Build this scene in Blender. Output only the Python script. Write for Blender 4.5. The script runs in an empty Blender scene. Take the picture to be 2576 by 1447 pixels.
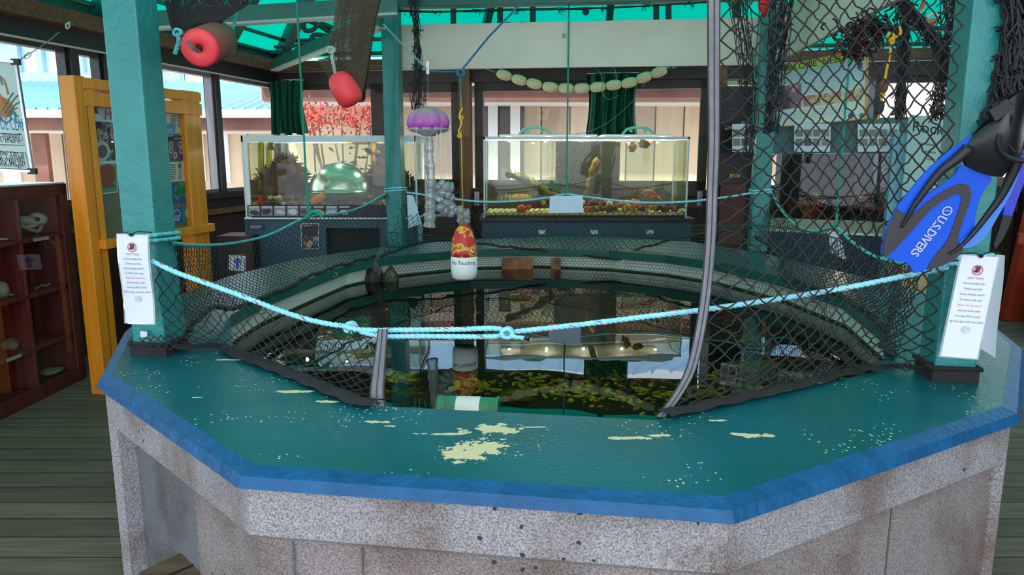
import bpy, math, random
from mathutils import Vector, Matrix
random.seed(7)
R = math.radians
# ------------------------------------------------------------------ camera, world, sun, exposure
SC = bpy.context.scene
COL = SC.collection
FPX, PITCH, CZ = 1843.0, R(10.2), 1.40
cd = bpy.data.cameras.new('camera'); cam = bpy.data.objects.new('camera', cd); COL.objects.link(cam)
cd.sensor_width = 36.0; cd.lens = 36.0 * FPX / 2576.0; cd.clip_start = 0.05; cd.clip_end = 200
cam.location = (0, 0, CZ); cam.rotation_euler = (R(90) - PITCH, 0, 0)
SC.camera = cam
W = bpy.data.worlds.new('sky'); SC.world = W; W.use_nodes = True
bg = W.node_tree.nodes['Background']; bg.inputs[0].default_value = (0.80, 0.90, 1.0, 1); bg.inputs[1].default_value = 1.9
sd = bpy.data.lights.new('sun', 'SUN'); sd.energy = 3.4; sd.angle = R(3); sd.color = (1, .95, .88)
sun = bpy.data.objects.new('sun', sd); COL.objects.link(sun); sun.rotation_euler = (R(38), R(-12), R(-8))
SC.view_settings.view_transform = 'Standard'; SC.view_settings.look = 'None'; SC.view_settings.gamma = 1
SC.view_settings.use_curve_mapping = False
SC.view_settings.exposure = 0.55
try:
    SC.cycles.use_denoising = True; SC.cycles.caustics_reflective = False; SC.cycles.caustics_refractive = False
    SC.cycles.max_bounces = 10; SC.cycles.transparent_max_bounces = 24; SC.cycles.sample_clamp_indirect = 6
except Exception: pass
# daylight coming through the wide open side of the building behind the viewer
def area(name, loc, rot, sx, sy, e, col):
    l = bpy.data.lights.new(name, 'AREA'); l.shape = 'RECTANGLE'; l.size = sx; l.size_y = sy; l.energy = e; l.color = col
    o = bpy.data.objects.new(name, l); COL.objects.link(o); o.location = loc; o.rotation_euler = rot
area('open_side_daylight', (-.6, -2.6, 1.9), (R(82), 0, R(6)), 4.4, 2.2, 41, (.88, .93, 1))

# ------------------------------------------------------------------ picture geometry
cp, sp = math.cos(PITCH), math.sin(PITCH)
def ray(px, py):
    x = (px - 1288) / FPX; u = -(py - 723.5) / FPX
    return Vector((x, cp + u * sp, -sp + u * cp))
def at(px, py, d):
    r = ray(px, py); return Vector((0, 0, CZ)) + r * (d / r.y)
def on(px, py, z):
    r = ray(px, py); return Vector((0, 0, CZ)) + r * ((z - CZ) / r.z)
def onpl(px, py, p0, n):
    r = ray(px, py); o = Vector((0, 0, CZ)); return o + r * ((Vector(p0) - o).dot(Vector(n)) / r.dot(Vector(n)))
V = Vector
def lerp(a, b, t): return a + (b - a) * t
def poly_at(pts, t):
    L = [0]
    for a, b in zip(pts, pts[1:]): L.append(L[-1] + (V(b) - V(a)).length)
    s = max(0, min(1, t)) * L[-1]
    for i in range(len(pts) - 1):
        if s <= L[i + 1] or i == len(pts) - 2:
            d = L[i + 1] - L[i]
            return lerp(V(pts[i]), V(pts[i + 1]), (s - L[i]) / d if d > 1e-9 else 0)
def smooth(pts, n=6):
    P_ = [V(p) for p in pts]; out = []
    for i in range(len(P_) - 1):
        p0 = P_[max(i - 1, 0)]; p1 = P_[i]; p2 = P_[i + 1]; p3 = P_[min(i + 2, len(P_) - 1)]
        for k in range(n):
            t = k / n
            out.append(.5 * ((2 * p1) + (p2 - p0) * t + (2 * p0 - 5 * p1 + 4 * p2 - p3) * t * t + (3 * p1 - p0 - 3 * p2 + p3) * t ** 3))
    out.append(P_[-1]); return out

# ------------------------------------------------------------------ materials
def lin(c):
    def f(v):
        v /= 255.0
        return v / 12.92 if v <= .04045 else ((v + .055) / 1.055) ** 2.4
    return (f(c[0]), f(c[1]), f(c[2]), 1)
MATS = {}
def M(name, rgb, rough=.6, metal=0, var=.0, vs=6, bump=0, bs=60, spec=.5, rgb2=None, emit=0):
    if name in MATS: return MATS[name]
    m = bpy.data.materials.new(name); m.use_nodes = True; nt = m.node_tree; b = nt.nodes['Principled BSDF']
    b.inputs['Roughness'].default_value = rough; b.inputs['Metallic'].default_value = metal
    b.inputs['Specular IOR Level'].default_value = spec
    c = lin(rgb); b.inputs['Base Color'].default_value = c
    tc = nt.nodes.new('ShaderNodeTexCoord')
    if var or rgb2:
        n = nt.nodes.new('ShaderNodeTexNoise'); n.inputs['Scale'].default_value = vs; n.inputs['Detail'].default_value = 6
        nt.links.new(tc.outputs['Object'], n.inputs['Vector'])
        r = nt.nodes.new('ShaderNodeValToRGB'); r.color_ramp.elements[0].position = .35; r.color_ramp.elements[1].position = .65
        c2 = lin(rgb2) if rgb2 else tuple(min(1, v * (1 + var)) for v in c[:3]) + (1,)
        c1 = c if rgb2 else tuple(v * (1 - var) for v in c[:3]) + (1,)
        r.color_ramp.elements[0].color = c1; r.color_ramp.elements[1].color = c2
        nt.links.new(n.outputs['Fac'], r.inputs['Fac']); nt.links.new(r.outputs['Color'], b.inputs['Base Color'])
    if bump:
        n2 = nt.nodes.new('ShaderNodeTexNoise'); n2.inputs['Scale'].default_value = bs; n2.inputs['Detail'].default_value = 4
        nt.links.new(tc.outputs['Object'], n2.inputs['Vector'])
        bp = nt.nodes.new('ShaderNodeBump'); bp.inputs['Strength'].default_value = bump; bp.inputs['Distance'].default_value = .01
        nt.links.new(n2.outputs['Fac'], bp.inputs['Height']); nt.links.new(bp.outputs['Normal'], b.inputs['Normal'])
    MATS[name] = m; return m
def nodes(m): return m.node_tree.nodes, m.node_tree.links, m.node_tree.nodes['Principled BSDF']
def wood(name, rgb, rgb2, axis='Z', scale=3, rough=.55, plank=0, paxis='X'):
    m = M(name, rgb, rough); N, L, b = nodes(m)
    tc = N.new('ShaderNodeTexCoord'); mp = N.new('ShaderNodeMapping')
    s = {'X': (scale * .12, scale * 2, scale * 2), 'Y': (scale * 2, scale * .12, scale * 2), 'Z': (scale * 2, scale * 2, scale * .12)}[axis]
    mp.inputs['Scale'].default_value = s
    n = N.new('ShaderNodeTexNoise'); n.inputs['Scale'].default_value = 6; n.inputs['Detail'].default_value = 8; n.inputs['Distortion'].default_value = .6
    r = N.new('ShaderNodeValToRGB'); r.color_ramp.elements[0].position = .35; r.color_ramp.elements[1].position = .66
    r.color_ramp.elements[0].color = lin(rgb); r.color_ramp.elements[1].color = lin(rgb2)
    L.new(tc.outputs['Object'], mp.inputs['Vector']); L.new(mp.outputs['Vector'], n.inputs['Vector']); L.new(n.outputs['Fac'], r.inputs['Fac'])
    out = r.outputs['Color']
    if plank:
        sx = N.new('ShaderNodeSeparateXYZ'); L.new(tc.outputs['Object'], sx.inputs['Vector'])
        mu = N.new('ShaderNodeMath'); mu.operation = 'MULTIPLY'; mu.inputs[1].default_value = 1 / plank; L.new(sx.outputs[paxis], mu.inputs[0])
        fr = N.new('ShaderNodeMath'); fr.operation = 'FRACT'; L.new(mu.outputs[0], fr.inputs[0])
        gt = N.new('ShaderNodeMath'); gt.operation = 'GREATER_THAN'; gt.inputs[1].default_value = .055; L.new(fr.outputs[0], gt.inputs[0])
        fl = N.new('ShaderNodeMath'); fl.operation = 'FLOOR'; L.new(mu.outputs[0], fl.inputs[0])
        wn = N.new('ShaderNodeTexWhiteNoise'); wn.noise_dimensions = '1D'; L.new(fl.outputs[0], wn.inputs['W'])
        mr = N.new('ShaderNodeMapRange'); mr.inputs['To Min'].default_value = .72; mr.inputs['To Max'].default_value = 1.12; L.new(wn.outputs['Value'], mr.inputs['Value'])
        m2 = N.new('ShaderNodeMath'); m2.operation = 'MULTIPLY'; L.new(mr.outputs[0], m2.inputs[0]); L.new(gt.outputs[0], m2.inputs[1])
        ad = N.new('ShaderNodeMath'); ad.operation = 'MAXIMUM'; ad.inputs[1].default_value = .12; L.new(m2.outputs[0], ad.inputs[0])
        mx = N.new('ShaderNodeVectorMath'); mx.operation = 'SCALE'; L.new(out, mx.inputs[0]); L.new(ad.outputs[0], mx.inputs['Scale'])
        out = mx.outputs[0]
        bp = N.new('ShaderNodeBump'); bp.inputs['Strength'].default_value = .6; bp.inputs['Distance'].default_value = .006
        L.new(gt.outputs[0], bp.inputs['Height']); L.new(bp.outputs['Normal'], b.inputs['Normal'])
    L.new(out, b.inputs['Base Color']); return m
def clear(name, tint=(1, 1, 1), refl=1.0, rough=.0, ior=1.45, haze=0, hazecol=(.9, .95, 1)):
    m = bpy.data.materials.new(name); m.use_nodes = True; N, L = m.node_tree.nodes, m.node_tree.links; N.clear()
    o = N.new('ShaderNodeOutputMaterial'); t = N.new('ShaderNodeBsdfTransparent'); t.inputs[0].default_value = (*tint, 1)
    g = N.new('ShaderNodeBsdfGlossy'); g.inputs['Roughness'].default_value = rough
    f = N.new('ShaderNodeFresnel'); f.inputs['IOR'].default_value = ior
    mu = N.new('ShaderNodeMath'); mu.operation = 'MULTIPLY'; mu.inputs[1].default_value = refl; L.new(f.outputs[0], mu.inputs[0])
    x = N.new('ShaderNodeMixShader'); L.new(mu.outputs[0], x.inputs[0]); L.new(t.outputs[0], x.inputs[1]); L.new(g.outputs[0], x.inputs[2])
    last = x
    if haze:
        d = N.new('ShaderNodeBsdfTranslucent'); d.inputs[0].default_value = (*hazecol, 1)
        df = N.new('ShaderNodeBsdfDiffuse'); df.inputs[0].default_value = (*hazecol, 1)
        x1 = N.new('ShaderNodeMixShader'); x1.inputs[0].default_value = .5; L.new(d.outputs[0], x1.inputs[1]); L.new(df.outputs[0], x1.inputs[2])
        x2 = N.new('ShaderNodeMixShader'); x2.inputs[0].default_value = haze; L.new(x.outputs[0], x2.inputs[1]); L.new(x1.outputs[0], x2.inputs[2]); last = x2
    L.new(last.outputs[0], o.inputs[0]); MATS[name] = m; return m
def translucent(name, rgb, k=1.0, rgb2=None):
    m = bpy.data.materials.new(name); m.use_nodes = True; N, L = m.node_tree.nodes, m.node_tree.links; N.clear()
    o = N.new('ShaderNodeOutputMaterial'); t = N.new('ShaderNodeBsdfTranslucent'); d = N.new('ShaderNodeBsdfDiffuse')
    c = lin(rgb); t.inputs[0].default_value = tuple(v * k for v in c[:3]) + (1,); d.inputs[0].default_value = c
    x = N.new('ShaderNodeMixShader'); x.inputs[0].default_value = .2; L.new(t.outputs[0], x.inputs[1]); L.new(d.outputs[0], x.inputs[2]); L.new(x.outputs[0], o.inputs[0])
    MATS[name] = m; return m

# painted rim: teal paint with bare cream chips of their own shapes
def rim_material(chips):
    m = M('teal_deck_paint', (14, 92, 98), .34); N, L, b = nodes(m)
    tc = N.new('ShaderNodeTexCoord'); P_ = tc.outputs['Object']
    n = N.new('ShaderNodeTexNoise'); n.inputs['Scale'].default_value = 3; n.inputs['Detail'].default_value = 8; L.new(P_, n.inputs['Vector'])
    r = N.new('ShaderNodeValToRGB'); r.color_ramp.elements[0].position = .3; r.color_ramp.elements[1].position = .7
    r.color_ramp.elements[0].color = lin((5, 84, 88)); r.color_ramp.elements[1].color = lin((18, 98, 112)); L.new(n.outputs['Fac'], r.inputs['Fac'])
    nd = N.new('ShaderNodeTexNoise'); nd.inputs['Scale'].default_value = 26; nd.inputs['Detail'].default_value = 7; nd.inputs['Roughness'].default_value = .62; L.new(P_, nd.inputs['Vector'])
    acc = None
    def math_(op, a, bb=None, val=None):
        q = N.new('ShaderNodeMath'); q.operation = op; L.new(a, q.inputs[0])
        if bb is not None: L.new(bb, q.inputs[1])
        if val is not None: q.inputs[1].default_value = val
        return q.outputs[0]
    for (x, y, rx, ry) in chips:
        mp = N.new('ShaderNodeMapping'); mp.vector_type = 'POINT'; mp.inputs['Location'].default_value = (-x / rx, -y / ry, 0)
        mp.inputs['Scale'].default_value = (1 / rx, 1 / ry, 0); L.new(P_, mp.inputs['Vector'])
        ln = N.new('ShaderNodeVectorMath'); ln.operation = 'LENGTH'; L.new(mp.outputs[0], ln.inputs[0])
        nn = math_('MULTIPLY', nd.outputs['Fac'], val=3.4)
        s = math_('ADD', ln.outputs['Value'], nn)
        k = math_('LESS_THAN', s, val=2.5)
        acc = k if acc is None else math_('MAXIMUM', acc, k)
    # fine flecks, only where wear gathers
    v = N.new('ShaderNodeTexVoronoi'); v.inputs['Scale'].default_value = 75; L.new(P_, v.inputs['Vector'])
    k1 = math_('LESS_THAN', v.outputs['Distance'], val=.22)
    lo = N.new('ShaderNodeTexNoise'); lo.inputs['Scale'].default_value = 4.0; lo.inputs['Detail'].default_value = 4; L.new(P_, lo.inputs['Vector'])
    k2 = math_('GREATER_THAN', lo.outputs['Fac'], val=.55)
    wn = N.new('ShaderNodeSeparateXYZ'); L.new(v.outputs['Color'], wn.inputs[0]); k3 = math_('GREATER_THAN', wn.outputs['X'], val=.5)
    fl = math_('MULTIPLY', math_('MULTIPLY', k1, k2), k3); acc = math_('MAXIMUM', acc, fl)
    mx = N.new('ShaderNodeMix'); mx.data_type = 'RGBA'; L.new(acc, mx.inputs[0]); L.new(r.outputs['Color'], mx.inputs[6]); mx.inputs[7].default_value = lin((224, 206, 164))
    L.new(mx.outputs[2], b.inputs['Base Color'])
    rr = N.new('ShaderNodeMapRange'); rr.inputs['To Min'].default_value = .30; rr.inputs['To Max'].default_value = .75; L.new(acc, rr.inputs['Value']); L.new(rr.outputs[0], b.inputs['Roughness'])
    n2 = N.new('ShaderNodeTexNoise'); n2.inputs['Scale'].default_value = 70; n2.inputs['Detail'].default_value = 5; L.new(P_, n2.inputs['Vector'])
    bp = N.new('ShaderNodeBump'); bp.inputs['Strength'].default_value = .35; bp.inputs['Distance'].default_value = .004; L.new(n2.outputs['Fac'], bp.inputs['Height']); L.new(bp.outputs['Normal'], b.inputs['Normal'])
    return m
def concrete(name, a, c, peb=.5):
    m = M(name, a, .9); N, L, b = nodes(m); tc = N.new('ShaderNodeTexCoord'); P_ = tc.outputs['Object']
    n = N.new('ShaderNodeTexNoise'); n.inputs['Scale'].default_value = 240; n.inputs['Detail'].default_value = 3; L.new(P_, n.inputs['Vector'])
    r = N.new('ShaderNodeValToRGB'); r.color_ramp.elements[0].position = .38; r.color_ramp.elements[1].position = .6
    r.color_ramp.elements[0].color = lin(a); r.color_ramp.elements[1].color = lin(c); L.new(n.outputs['Fac'], r.inputs['Fac'])
    lo = N.new('ShaderNodeTexNoise'); lo.inputs['Scale'].default_value = 4; lo.inputs['Detail'].default_value = 5; L.new(P_, lo.inputs['Vector'])
    st = N.new('ShaderNodeMix'); st.data_type = 'RGBA'; st.blend_type = 'MULTIPLY'; st.inputs[7].default_value = lin((190, 170, 155))
    mr = N.new('ShaderNodeMapRange'); mr.inputs['From Min'].default_value = .45; mr.inputs['From Max'].default_value = .7; L.new(lo.outputs['Fac'], mr.inputs['Value'])
    L.new(mr.outputs[0], st.inputs[0]); L.new(r.outputs['Color'], st.inputs[6])
    # dark pebbles and voids
    ds = N.new('ShaderNodeTexNoise'); ds.inputs['Scale'].default_value = 40; L.new(P_, ds.inputs['Vector'])
    va = N.new('ShaderNodeVectorMath'); va.operation = 'SCALE'; va.inputs['Scale'].default_value = .012; L.new(ds.outputs['Color'], va.inputs[0])
    vb = N.new('ShaderNodeVectorMath'); vb.operation = 'ADD'; L.new(P_, vb.inputs[0]); L.new(va.outputs[0], vb.inputs[1])
    v = N.new('ShaderNodeTexVoronoi'); v.inputs['Scale'].default_value = 34; L.new(vb.outputs[0], v.inputs['Vector'])
    k = N.new('ShaderNodeMath'); k.operation = 'LESS_THAN'; k.inputs[1].default_value = .2; L.new(v.outputs['Distance'], k.inputs[0])
    se = N.new('ShaderNodeSeparateXYZ'); L.new(v.outputs['Color'], se.inputs[0])
    g = N.new('ShaderNodeMath'); g.operation = 'GREATER_THAN'; g.inputs[1].default_value = 1 - .32 * peb; L.new(se.outputs['X'], g.inputs[0])
    lo2 = N.new('ShaderNodeTexNoise'); lo2.inputs['Scale'].default_value = 3.1; L.new(P_, lo2.inputs['Vector'])
    g2 = N.new('ShaderNodeMath'); g2.operation = 'GREATER_THAN'; g2.inputs[1].default_value = .52; L.new(lo2.outputs['Fac'], g2.inputs[0])
    kk = N.new('ShaderNodeMath'); kk.operation = 'MULTIPLY'; L.new(k.outputs[0], kk.inputs[0]); L.new(g.outputs[0], kk.inputs[1])
    k3 = N.new('ShaderNodeMath'); k3.operation = 'MULTIPLY'; L.new(kk.outputs[0], k3.inputs[0]); L.new(g2.outputs[0], k3.inputs[1])
    mx = N.new('ShaderNodeMix'); mx.data_type = 'RGBA'; L.new(k3.outputs[0], mx.inputs[0]); L.new(st.outputs[2], mx.inputs[6]); mx.inputs[7].default_value = lin((52, 52, 60))
    L.new(mx.outputs[2], b.inputs['Base Color'])
    bp = N.new('ShaderNodeBump'); bp.inputs['Strength'].default_value = .5; bp.inputs['Distance'].default_value = .004; L.new(n.outputs['Fac'], bp.inputs['Height']); L.new(bp.outputs['Normal'], b.inputs['Normal'])
    return m
def mottled(name, cols, scale=12, rough=.55):
    m = M(name, cols[0][1], rough); N, L, b = nodes(m); tc = N.new('ShaderNodeTexCoord')
    n = N.new('ShaderNodeTexNoise'); n.inputs['Scale'].default_value = scale; n.inputs['Detail'].default_value = 6; L.new(tc.outputs['Object'], n.inputs['Vector'])
    r = N.new('ShaderNodeValToRGB'); r.color_ramp.interpolation = 'CONSTANT'
    while len(r.color_ramp.elements) < len(cols): r.color_ramp.elements.new(.5)
    for e, (p_, c_) in zip(r.color_ramp.elements, cols): e.position = p_; e.color = lin(c_)
    L.new(n.outputs['Fac'], r.inputs['Fac']); L.new(r.outputs['Color'], b.inputs['Base Color']); return m

# ------------------------------------------------------------------ mesh builder
class MB:
    def __init__(s, *mats): s.v = []; s.f = []; s.m = []; s.sm = []; s.mats = list(mats); s.cur = 0
    def use(s, mat):
        if mat not in s.mats: s.mats.append(mat)
        s.cur = s.mats.index(mat); return s
    def add(s, vs, fs, smooth_=False):
        o = len(s.v); s.v += [tuple(p) for p in vs]
        for f in fs: s.f.append(tuple(i + o for i in f)); s.m.append(s.cur); s.sm.append(smooth_)
        return s
    def box(s, c, size, X=(1, 0, 0), Y=(0, 1, 0), Z=(0, 0, 1)):
        c = V(c); X = V(X).normalized() * size[0] / 2; Y = V(Y).normalized() * size[1] / 2; Z = V(Z).normalized() * size[2] / 2
        vs = [c + X * a + Y * b + Z * d for d in (-1, 1) for b in (-1, 1) for a in (-1, 1)]
        return s.add(vs, [(0, 2, 3, 1), (4, 5, 7, 6), (0, 1, 5, 4), (2, 6, 7, 3), (0, 4, 6, 2), (1, 3, 7, 5)])
    def bar(s, a, b, w, h, up=(0, 0, 1)):
        a = V(a); b = V(b); d = (b - a); l = d.length; d.normalize(); sd_ = d.cross(V(up))
        if sd_.length < 1e-4: sd_ = V((1, 0, 0))
        sd_.normalize(); u = sd_.cross(d).normalized()
        return s.box((a + b) / 2, (l, w, h), d, sd_, u)
    def prism(s, pts, vec):
        n = len(pts); pts = [V(p) for p in pts]; vec = V(vec); q = [p + vec for p in pts]
        return s.add(pts + q, [tuple(range(n))[::-1], tuple(range(n, 2 * n))] + [(i, (i + 1) % n, n + (i + 1) % n, n + i) for i in range(n)])
    def quad(s, a, b, c, d): return s.add([a, b, c, d], [(0, 1, 2, 3)])
    def tube(s, pts, r, n=8, caps=True, rfun=None, sm=True):
        pts = [V(p) for p in pts]; vs = []; fs = []; pu = None
        for i, p in enumerate(pts):
            t = (pts[min(i + 1, len(pts) - 1)] - pts[max(i - 1, 0)])
            if t.length < 1e-9: t = V((0, 0, 1))
            t.normalize()
            if pu is None:
                pu = t.orthogonal().normalized()
            u = pu - t * pu.dot(t)
            if u.length < 1e-6: u = t.orthogonal()
            u.normalize(); w = t.cross(u); pu = u
            rr = rfun(i / (len(pts) - 1)) if rfun else r
            for k in range(n):
                a = 2 * math.pi * k / n; vs.append(p + (u * math.cos(a) + w * math.sin(a)) * rr)
        for i in range(len(pts) - 1):
            for k in range(n): fs.append((i * n + k, i * n + (k + 1) % n, (i + 1) * n + (k + 1) % n, (i + 1) * n + k))
        if caps: fs.append(tuple(range(n))[::-1]); fs.append(tuple(range((len(pts) - 1) * n, len(pts) * n)))
        return s.add(vs, fs, sm)
    def lathe(s, base, prof, n=24, axis=(0, 0, 1), lob=None, xy=(1, 1)):
        base = V(base); A = V(axis).normalized(); U = A.orthogonal().normalized() if abs(A.z) < .99 else V((1, 0, 0)); Wd = A.cross(U); vs = []; fs = []
        for (r, h) in prof:
            for k in range(n):
                a = 2 * math.pi * k / n; q = r * (lob(a, h) if lob else 1)
                vs.append(base + A * h + U * math.cos(a) * q * xy[0] + Wd * math.sin(a) * q * xy[1])
        for i in range(len(prof) - 1):
            for k in range(n): fs.append((i * n + k, i * n + (k + 1) % n, (i + 1) * n + (k + 1) % n, (i + 1) * n + k))
        fs.append(tuple(range(n))[::-1]); fs.append(tuple(range((len(prof) - 1) * n, len(prof) * n)))
        return s.add(vs, fs, True)
    def blob(s, c, rad, amp=.18, seed=0, seg=14, rings=9, X=(1, 0, 0), Y=(0, 1, 0), Z=(0, 0, 1), fq=3.0):
        rnd = random.Random(seed); ph = [rnd.uniform(0, 6.28) for _ in range(9)]; vs = []; fs = []
        X = V(X); Y = V(Y); Z = V(Z)
        for i in range(rings + 1):
            th = math.pi * i / rings
            for k in range(seg):
                a = 2 * math.pi * k / seg
                d = V((math.sin(th) * math.cos(a), math.sin(th) * math.sin(a), math.cos(th)))
                q = 1 + amp * (math.sin(fq * d.x + ph[0]) * math.sin(fq * d.y + ph[1]) + .6 * math.sin(fq * 1.8 * d.z + ph[2]) * math.cos(fq * 1.7 * d.x + ph[3]) + .4 * math.sin(fq * 3 * d.y + ph[4]))
                vs.append(V(c) + X * d.x * rad[0] * q + Y * d.y * rad[1] * q + Z * d.z * rad[2] * q)
        for i in range(rings):
            for k in range(seg): fs.append((i * seg + k, (i + 1) * seg + k, (i + 1) * seg + (k + 1) % seg, i * seg + (k + 1) % seg))
        return s.add(vs, fs, True)
    def grid(s, fn, nu, nv, sm=True):
        vs = [fn(i / nu, j / nv) for j in range(nv + 1) for i in range(nu + 1)]
        fs = [(j * (nu + 1) + i, j * (nu + 1) + i + 1, (j + 1) * (nu + 1) + i + 1, (j + 1) * (nu + 1) + i) for j in range(nv) for i in range(nu)]
        return s.add(vs, fs, sm)
    def obj(s, name, parent=None, bevel=0, label=None):
        me = bpy.data.meshes.new(name); me.from_pydata(s.v, [], s.f)
        for m in s.mats: me.materials.append(m)
        me.polygons.foreach_set('material_index', s.m); me.polygons.foreach_set('use_smooth', s.sm); me.update()
        o = bpy.data.objects.new(name, me); COL.objects.link(o)
        if parent is not None: o.parent = parent
        if bevel:
            b = o.modifiers.new('b', 'BEVEL'); b.width = bevel; b.segments = 2; b.limit_method = 'ANGLE'; b.angle_limit = R(40)
        if label: o['label'] = label
        return o
def tag(o, label=None, cat=None, group=None, kind=None):
    if label: o['label'] = label
    if cat: o['category'] = cat
    if group: o['group'] = group
    if kind: o['kind'] = kind
    return o
def thing(name, label, cat, group=None):
    o = bpy.data.objects.new(name, None); COL.objects.link(o); o.empty_display_size = .05
    return tag(o, label, cat, group)
def settle(root):
    # move the Empty to the base of its parts without moving them
    cs = [c for c in bpy.data.objects if c.parent == root and c.type == 'MESH' and len(c.data.vertices)]
    if not cs: return root
    ps = [c.data.vertices[i].co for c in cs for i in range(0, len(c.data.vertices), max(1, len(c.data.vertices) // 60))]
    lo = V((sum(p.x for p in ps) / len(ps), sum(p.y for p in ps) / len(ps), min(p.z for p in ps)))
    root.location = lo
    for c in cs: c.location = -lo
    return root
def S_(mb, name, parent=None, bevel=0): return tag(mb.obj(name, parent, bevel), kind='structure')
_fc = {}
def glyphs(txt):
    if txt in _fc: return _fc[txt]
    c = bpy.data.curves.new('t', 'FONT'); c.body = txt; c.size = 1; c.resolution_u = 3; o = bpy.data.objects.new('t', c); COL.objects.link(o)
    dg = bpy.context.evaluated_depsgraph_get(); me = bpy.data.meshes.new_from_object(o.evaluated_get(dg))
    r = ([tuple(v.co) for v in me.vertices], [tuple(p.vertices) for p in me.polygons]); bpy.data.objects.remove(o); bpy.data.curves.remove(c); bpy.data.meshes.remove(me)
    _fc[txt] = r; return r
class Panel:
    """a flat or bowed sheet; u runs right, v runs down, both 0..1"""
    def __init__(s, TL, TR, BR, BL, bow=0, facing=None):
        s.c = [V(TL), V(TR), V(BR), V(BL)]; s.n = (s.c[1] - s.c[0]).cross(s.c[3] - s.c[0]).normalized()
        if s.n.dot(V((0, 0, CZ)) - s.c[0]) < 0: s.n = -s.n
        s.w = (s.c[1] - s.c[0]).length; s.h = (s.c[3] - s.c[0]).length; s.bow = bow
    def p(s, u, v, off=0):
        q = lerp(lerp(s.c[0], s.c[1], u), lerp(s.c[3], s.c[2], u), v)
        return q + s.n * (off + s.bow * math.sin(v * math.pi * 2) + (s.bow * .6 * math.sin(u * 3.1) if s.bow else 0))
    def slab(s, mb, th, nv=1):
        mb.grid(lambda u, v: s.p(u, v, 0), 4 if nv > 1 else 1, nv, nv > 1); mb.grid(lambda u, v: s.p(u, v, -th), 4 if nv > 1 else 1, nv, nv > 1)
        for a, b in (((0, 0), (1, 0)), ((1, 0), (1, 1)), ((1, 1), (0, 1)), ((0, 1), (0, 0))):
            for k in range(nv):
                u0, v0 = lerp(a[0], b[0], k / nv), lerp(a[1], b[1], k / nv); u1, v1 = lerp(a[0], b[0], (k + 1) / nv), lerp(a[1], b[1], (k + 1) / nv)
                mb.quad(s.p(u0, v0), s.p(u1, v1), s.p(u1, v1, -th), s.p(u0, v0, -th))
        return s
    def rect(s, mb, u0, v0, u1, v1, mat, off=.0012):
        mb.use(mat); mb.quad(s.p(u0, v0, off), s.p(u1, v0, off), s.p(u1, v1, off), s.p(u0, v1, off)); return s
    def poly(s, mb, pts, mat, off=.0016): mb.use(mat); mb.add([s.p(u, v, off) for u, v in pts], [tuple(range(len(pts)))]); return s
    def disc(s, mb, u, v, r, mat, off=.0016, ry=None, n=20):
        ry = (ry or r) ; return s.poly(mb, [(u + r / s.w * math.cos(6.2832 * k / n), v + ry / s.h * math.sin(6.2832 * k / n)) for k in range(n)], mat, off)
    def ring(s, mb, u, v, r, t, mat, off=.002, n=28):
        mb.use(mat); vs = []
        for k in range(n):
            a = 6.2832 * k / n
            for q in (r, r - t): vs.append(s.p(u + q / s.w * math.cos(a), v + q / s.h * math.sin(a), off))
        mb.add(vs, [(2 * k, 2 * k + 1, (2 * k + 3) % (2 * n), (2 * k + 2) % (2 * n)) for k in range(n)]); return s
    def text(s, mb, txt, u, v, size, mat, align='c', off=.002, sx=1.0, wid=None):
        vs, fs = glyphs(txt)
        if not vs: return s
        x0 = min(p[0] for p in vs); x1 = max(p[0] for p in vs)
        if wid: sx = wid * s.w / ((x1 - x0) * size)
        sh = {'c': -(x0 + x1) / 2, 'l': -x0, 'r': -x1}[align]
        mb.use(mat); mb.add([s.p(u + (p[0] + sh) * size * sx / s.w, v - p[1] * size / s.h, off) for p in vs], fs); return s
    def scribble(s, mb, u0, v0, u1, v1, n, mat, off=.0016, seed=1, frac=.5):
        """lines of unreadably small print as rows of word-length bars"""
        rnd = random.Random(seed); mb.use(mat)
        for k in range(n):
            v = v0 + (v1 - v0) * (k + .5) / n; hh = (v1 - v0) / n * frac * .5; u = u0
            end = u1 - (rnd.random() * .25 * (u1 - u0))
            while u < end:
                w_ = (.03 + rnd.random() * .07) * (u1 - u0) * 1.3; e = min(u + w_, end)
                mb.quad(s.p(u, v - hh, off), s.p(e, v - hh, off), s.p(e, v + hh, off), s.p(u, v + hh, off)); u = e + .02 * (u1 - u0)
        return s
def coons(T, B, Lf, Rt, sag=0):
    def f(u, v):
        t = poly_at(T, u); b = poly_at(B, u); l = poly_at(Lf, v); r = poly_at(Rt, v)
        q = lerp(t, b, v) + lerp(l, r, u) - (lerp(lerp(V(T[0]), V(T[-1]), u), lerp(V(B[0]), V(B[-1]), u), v))
        q.z -= sag * math.sin(math.pi * v) * math.sin(math.pi * u); return q
    return f
def ruled(T, B, sag=0, out=0, outv=(0, -1, 0)):
    T = [V(p) for p in T]; B = [V(p) for p in B]
    def f(u, v):
        q = lerp(poly_at(T, u), poly_at(B, u), v); q = q + V(outv) * out * math.sin(math.pi * v); q.z -= sag * math.sin(math.pi * v) * .5; return q
    return f
def cache(fn):
    d = {}
    def g(u, v):
        k = (round(u, 5), round(v, 5))
        if k not in d: d[k] = fn(u, v)
        return d[k].copy()
    return g
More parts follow.
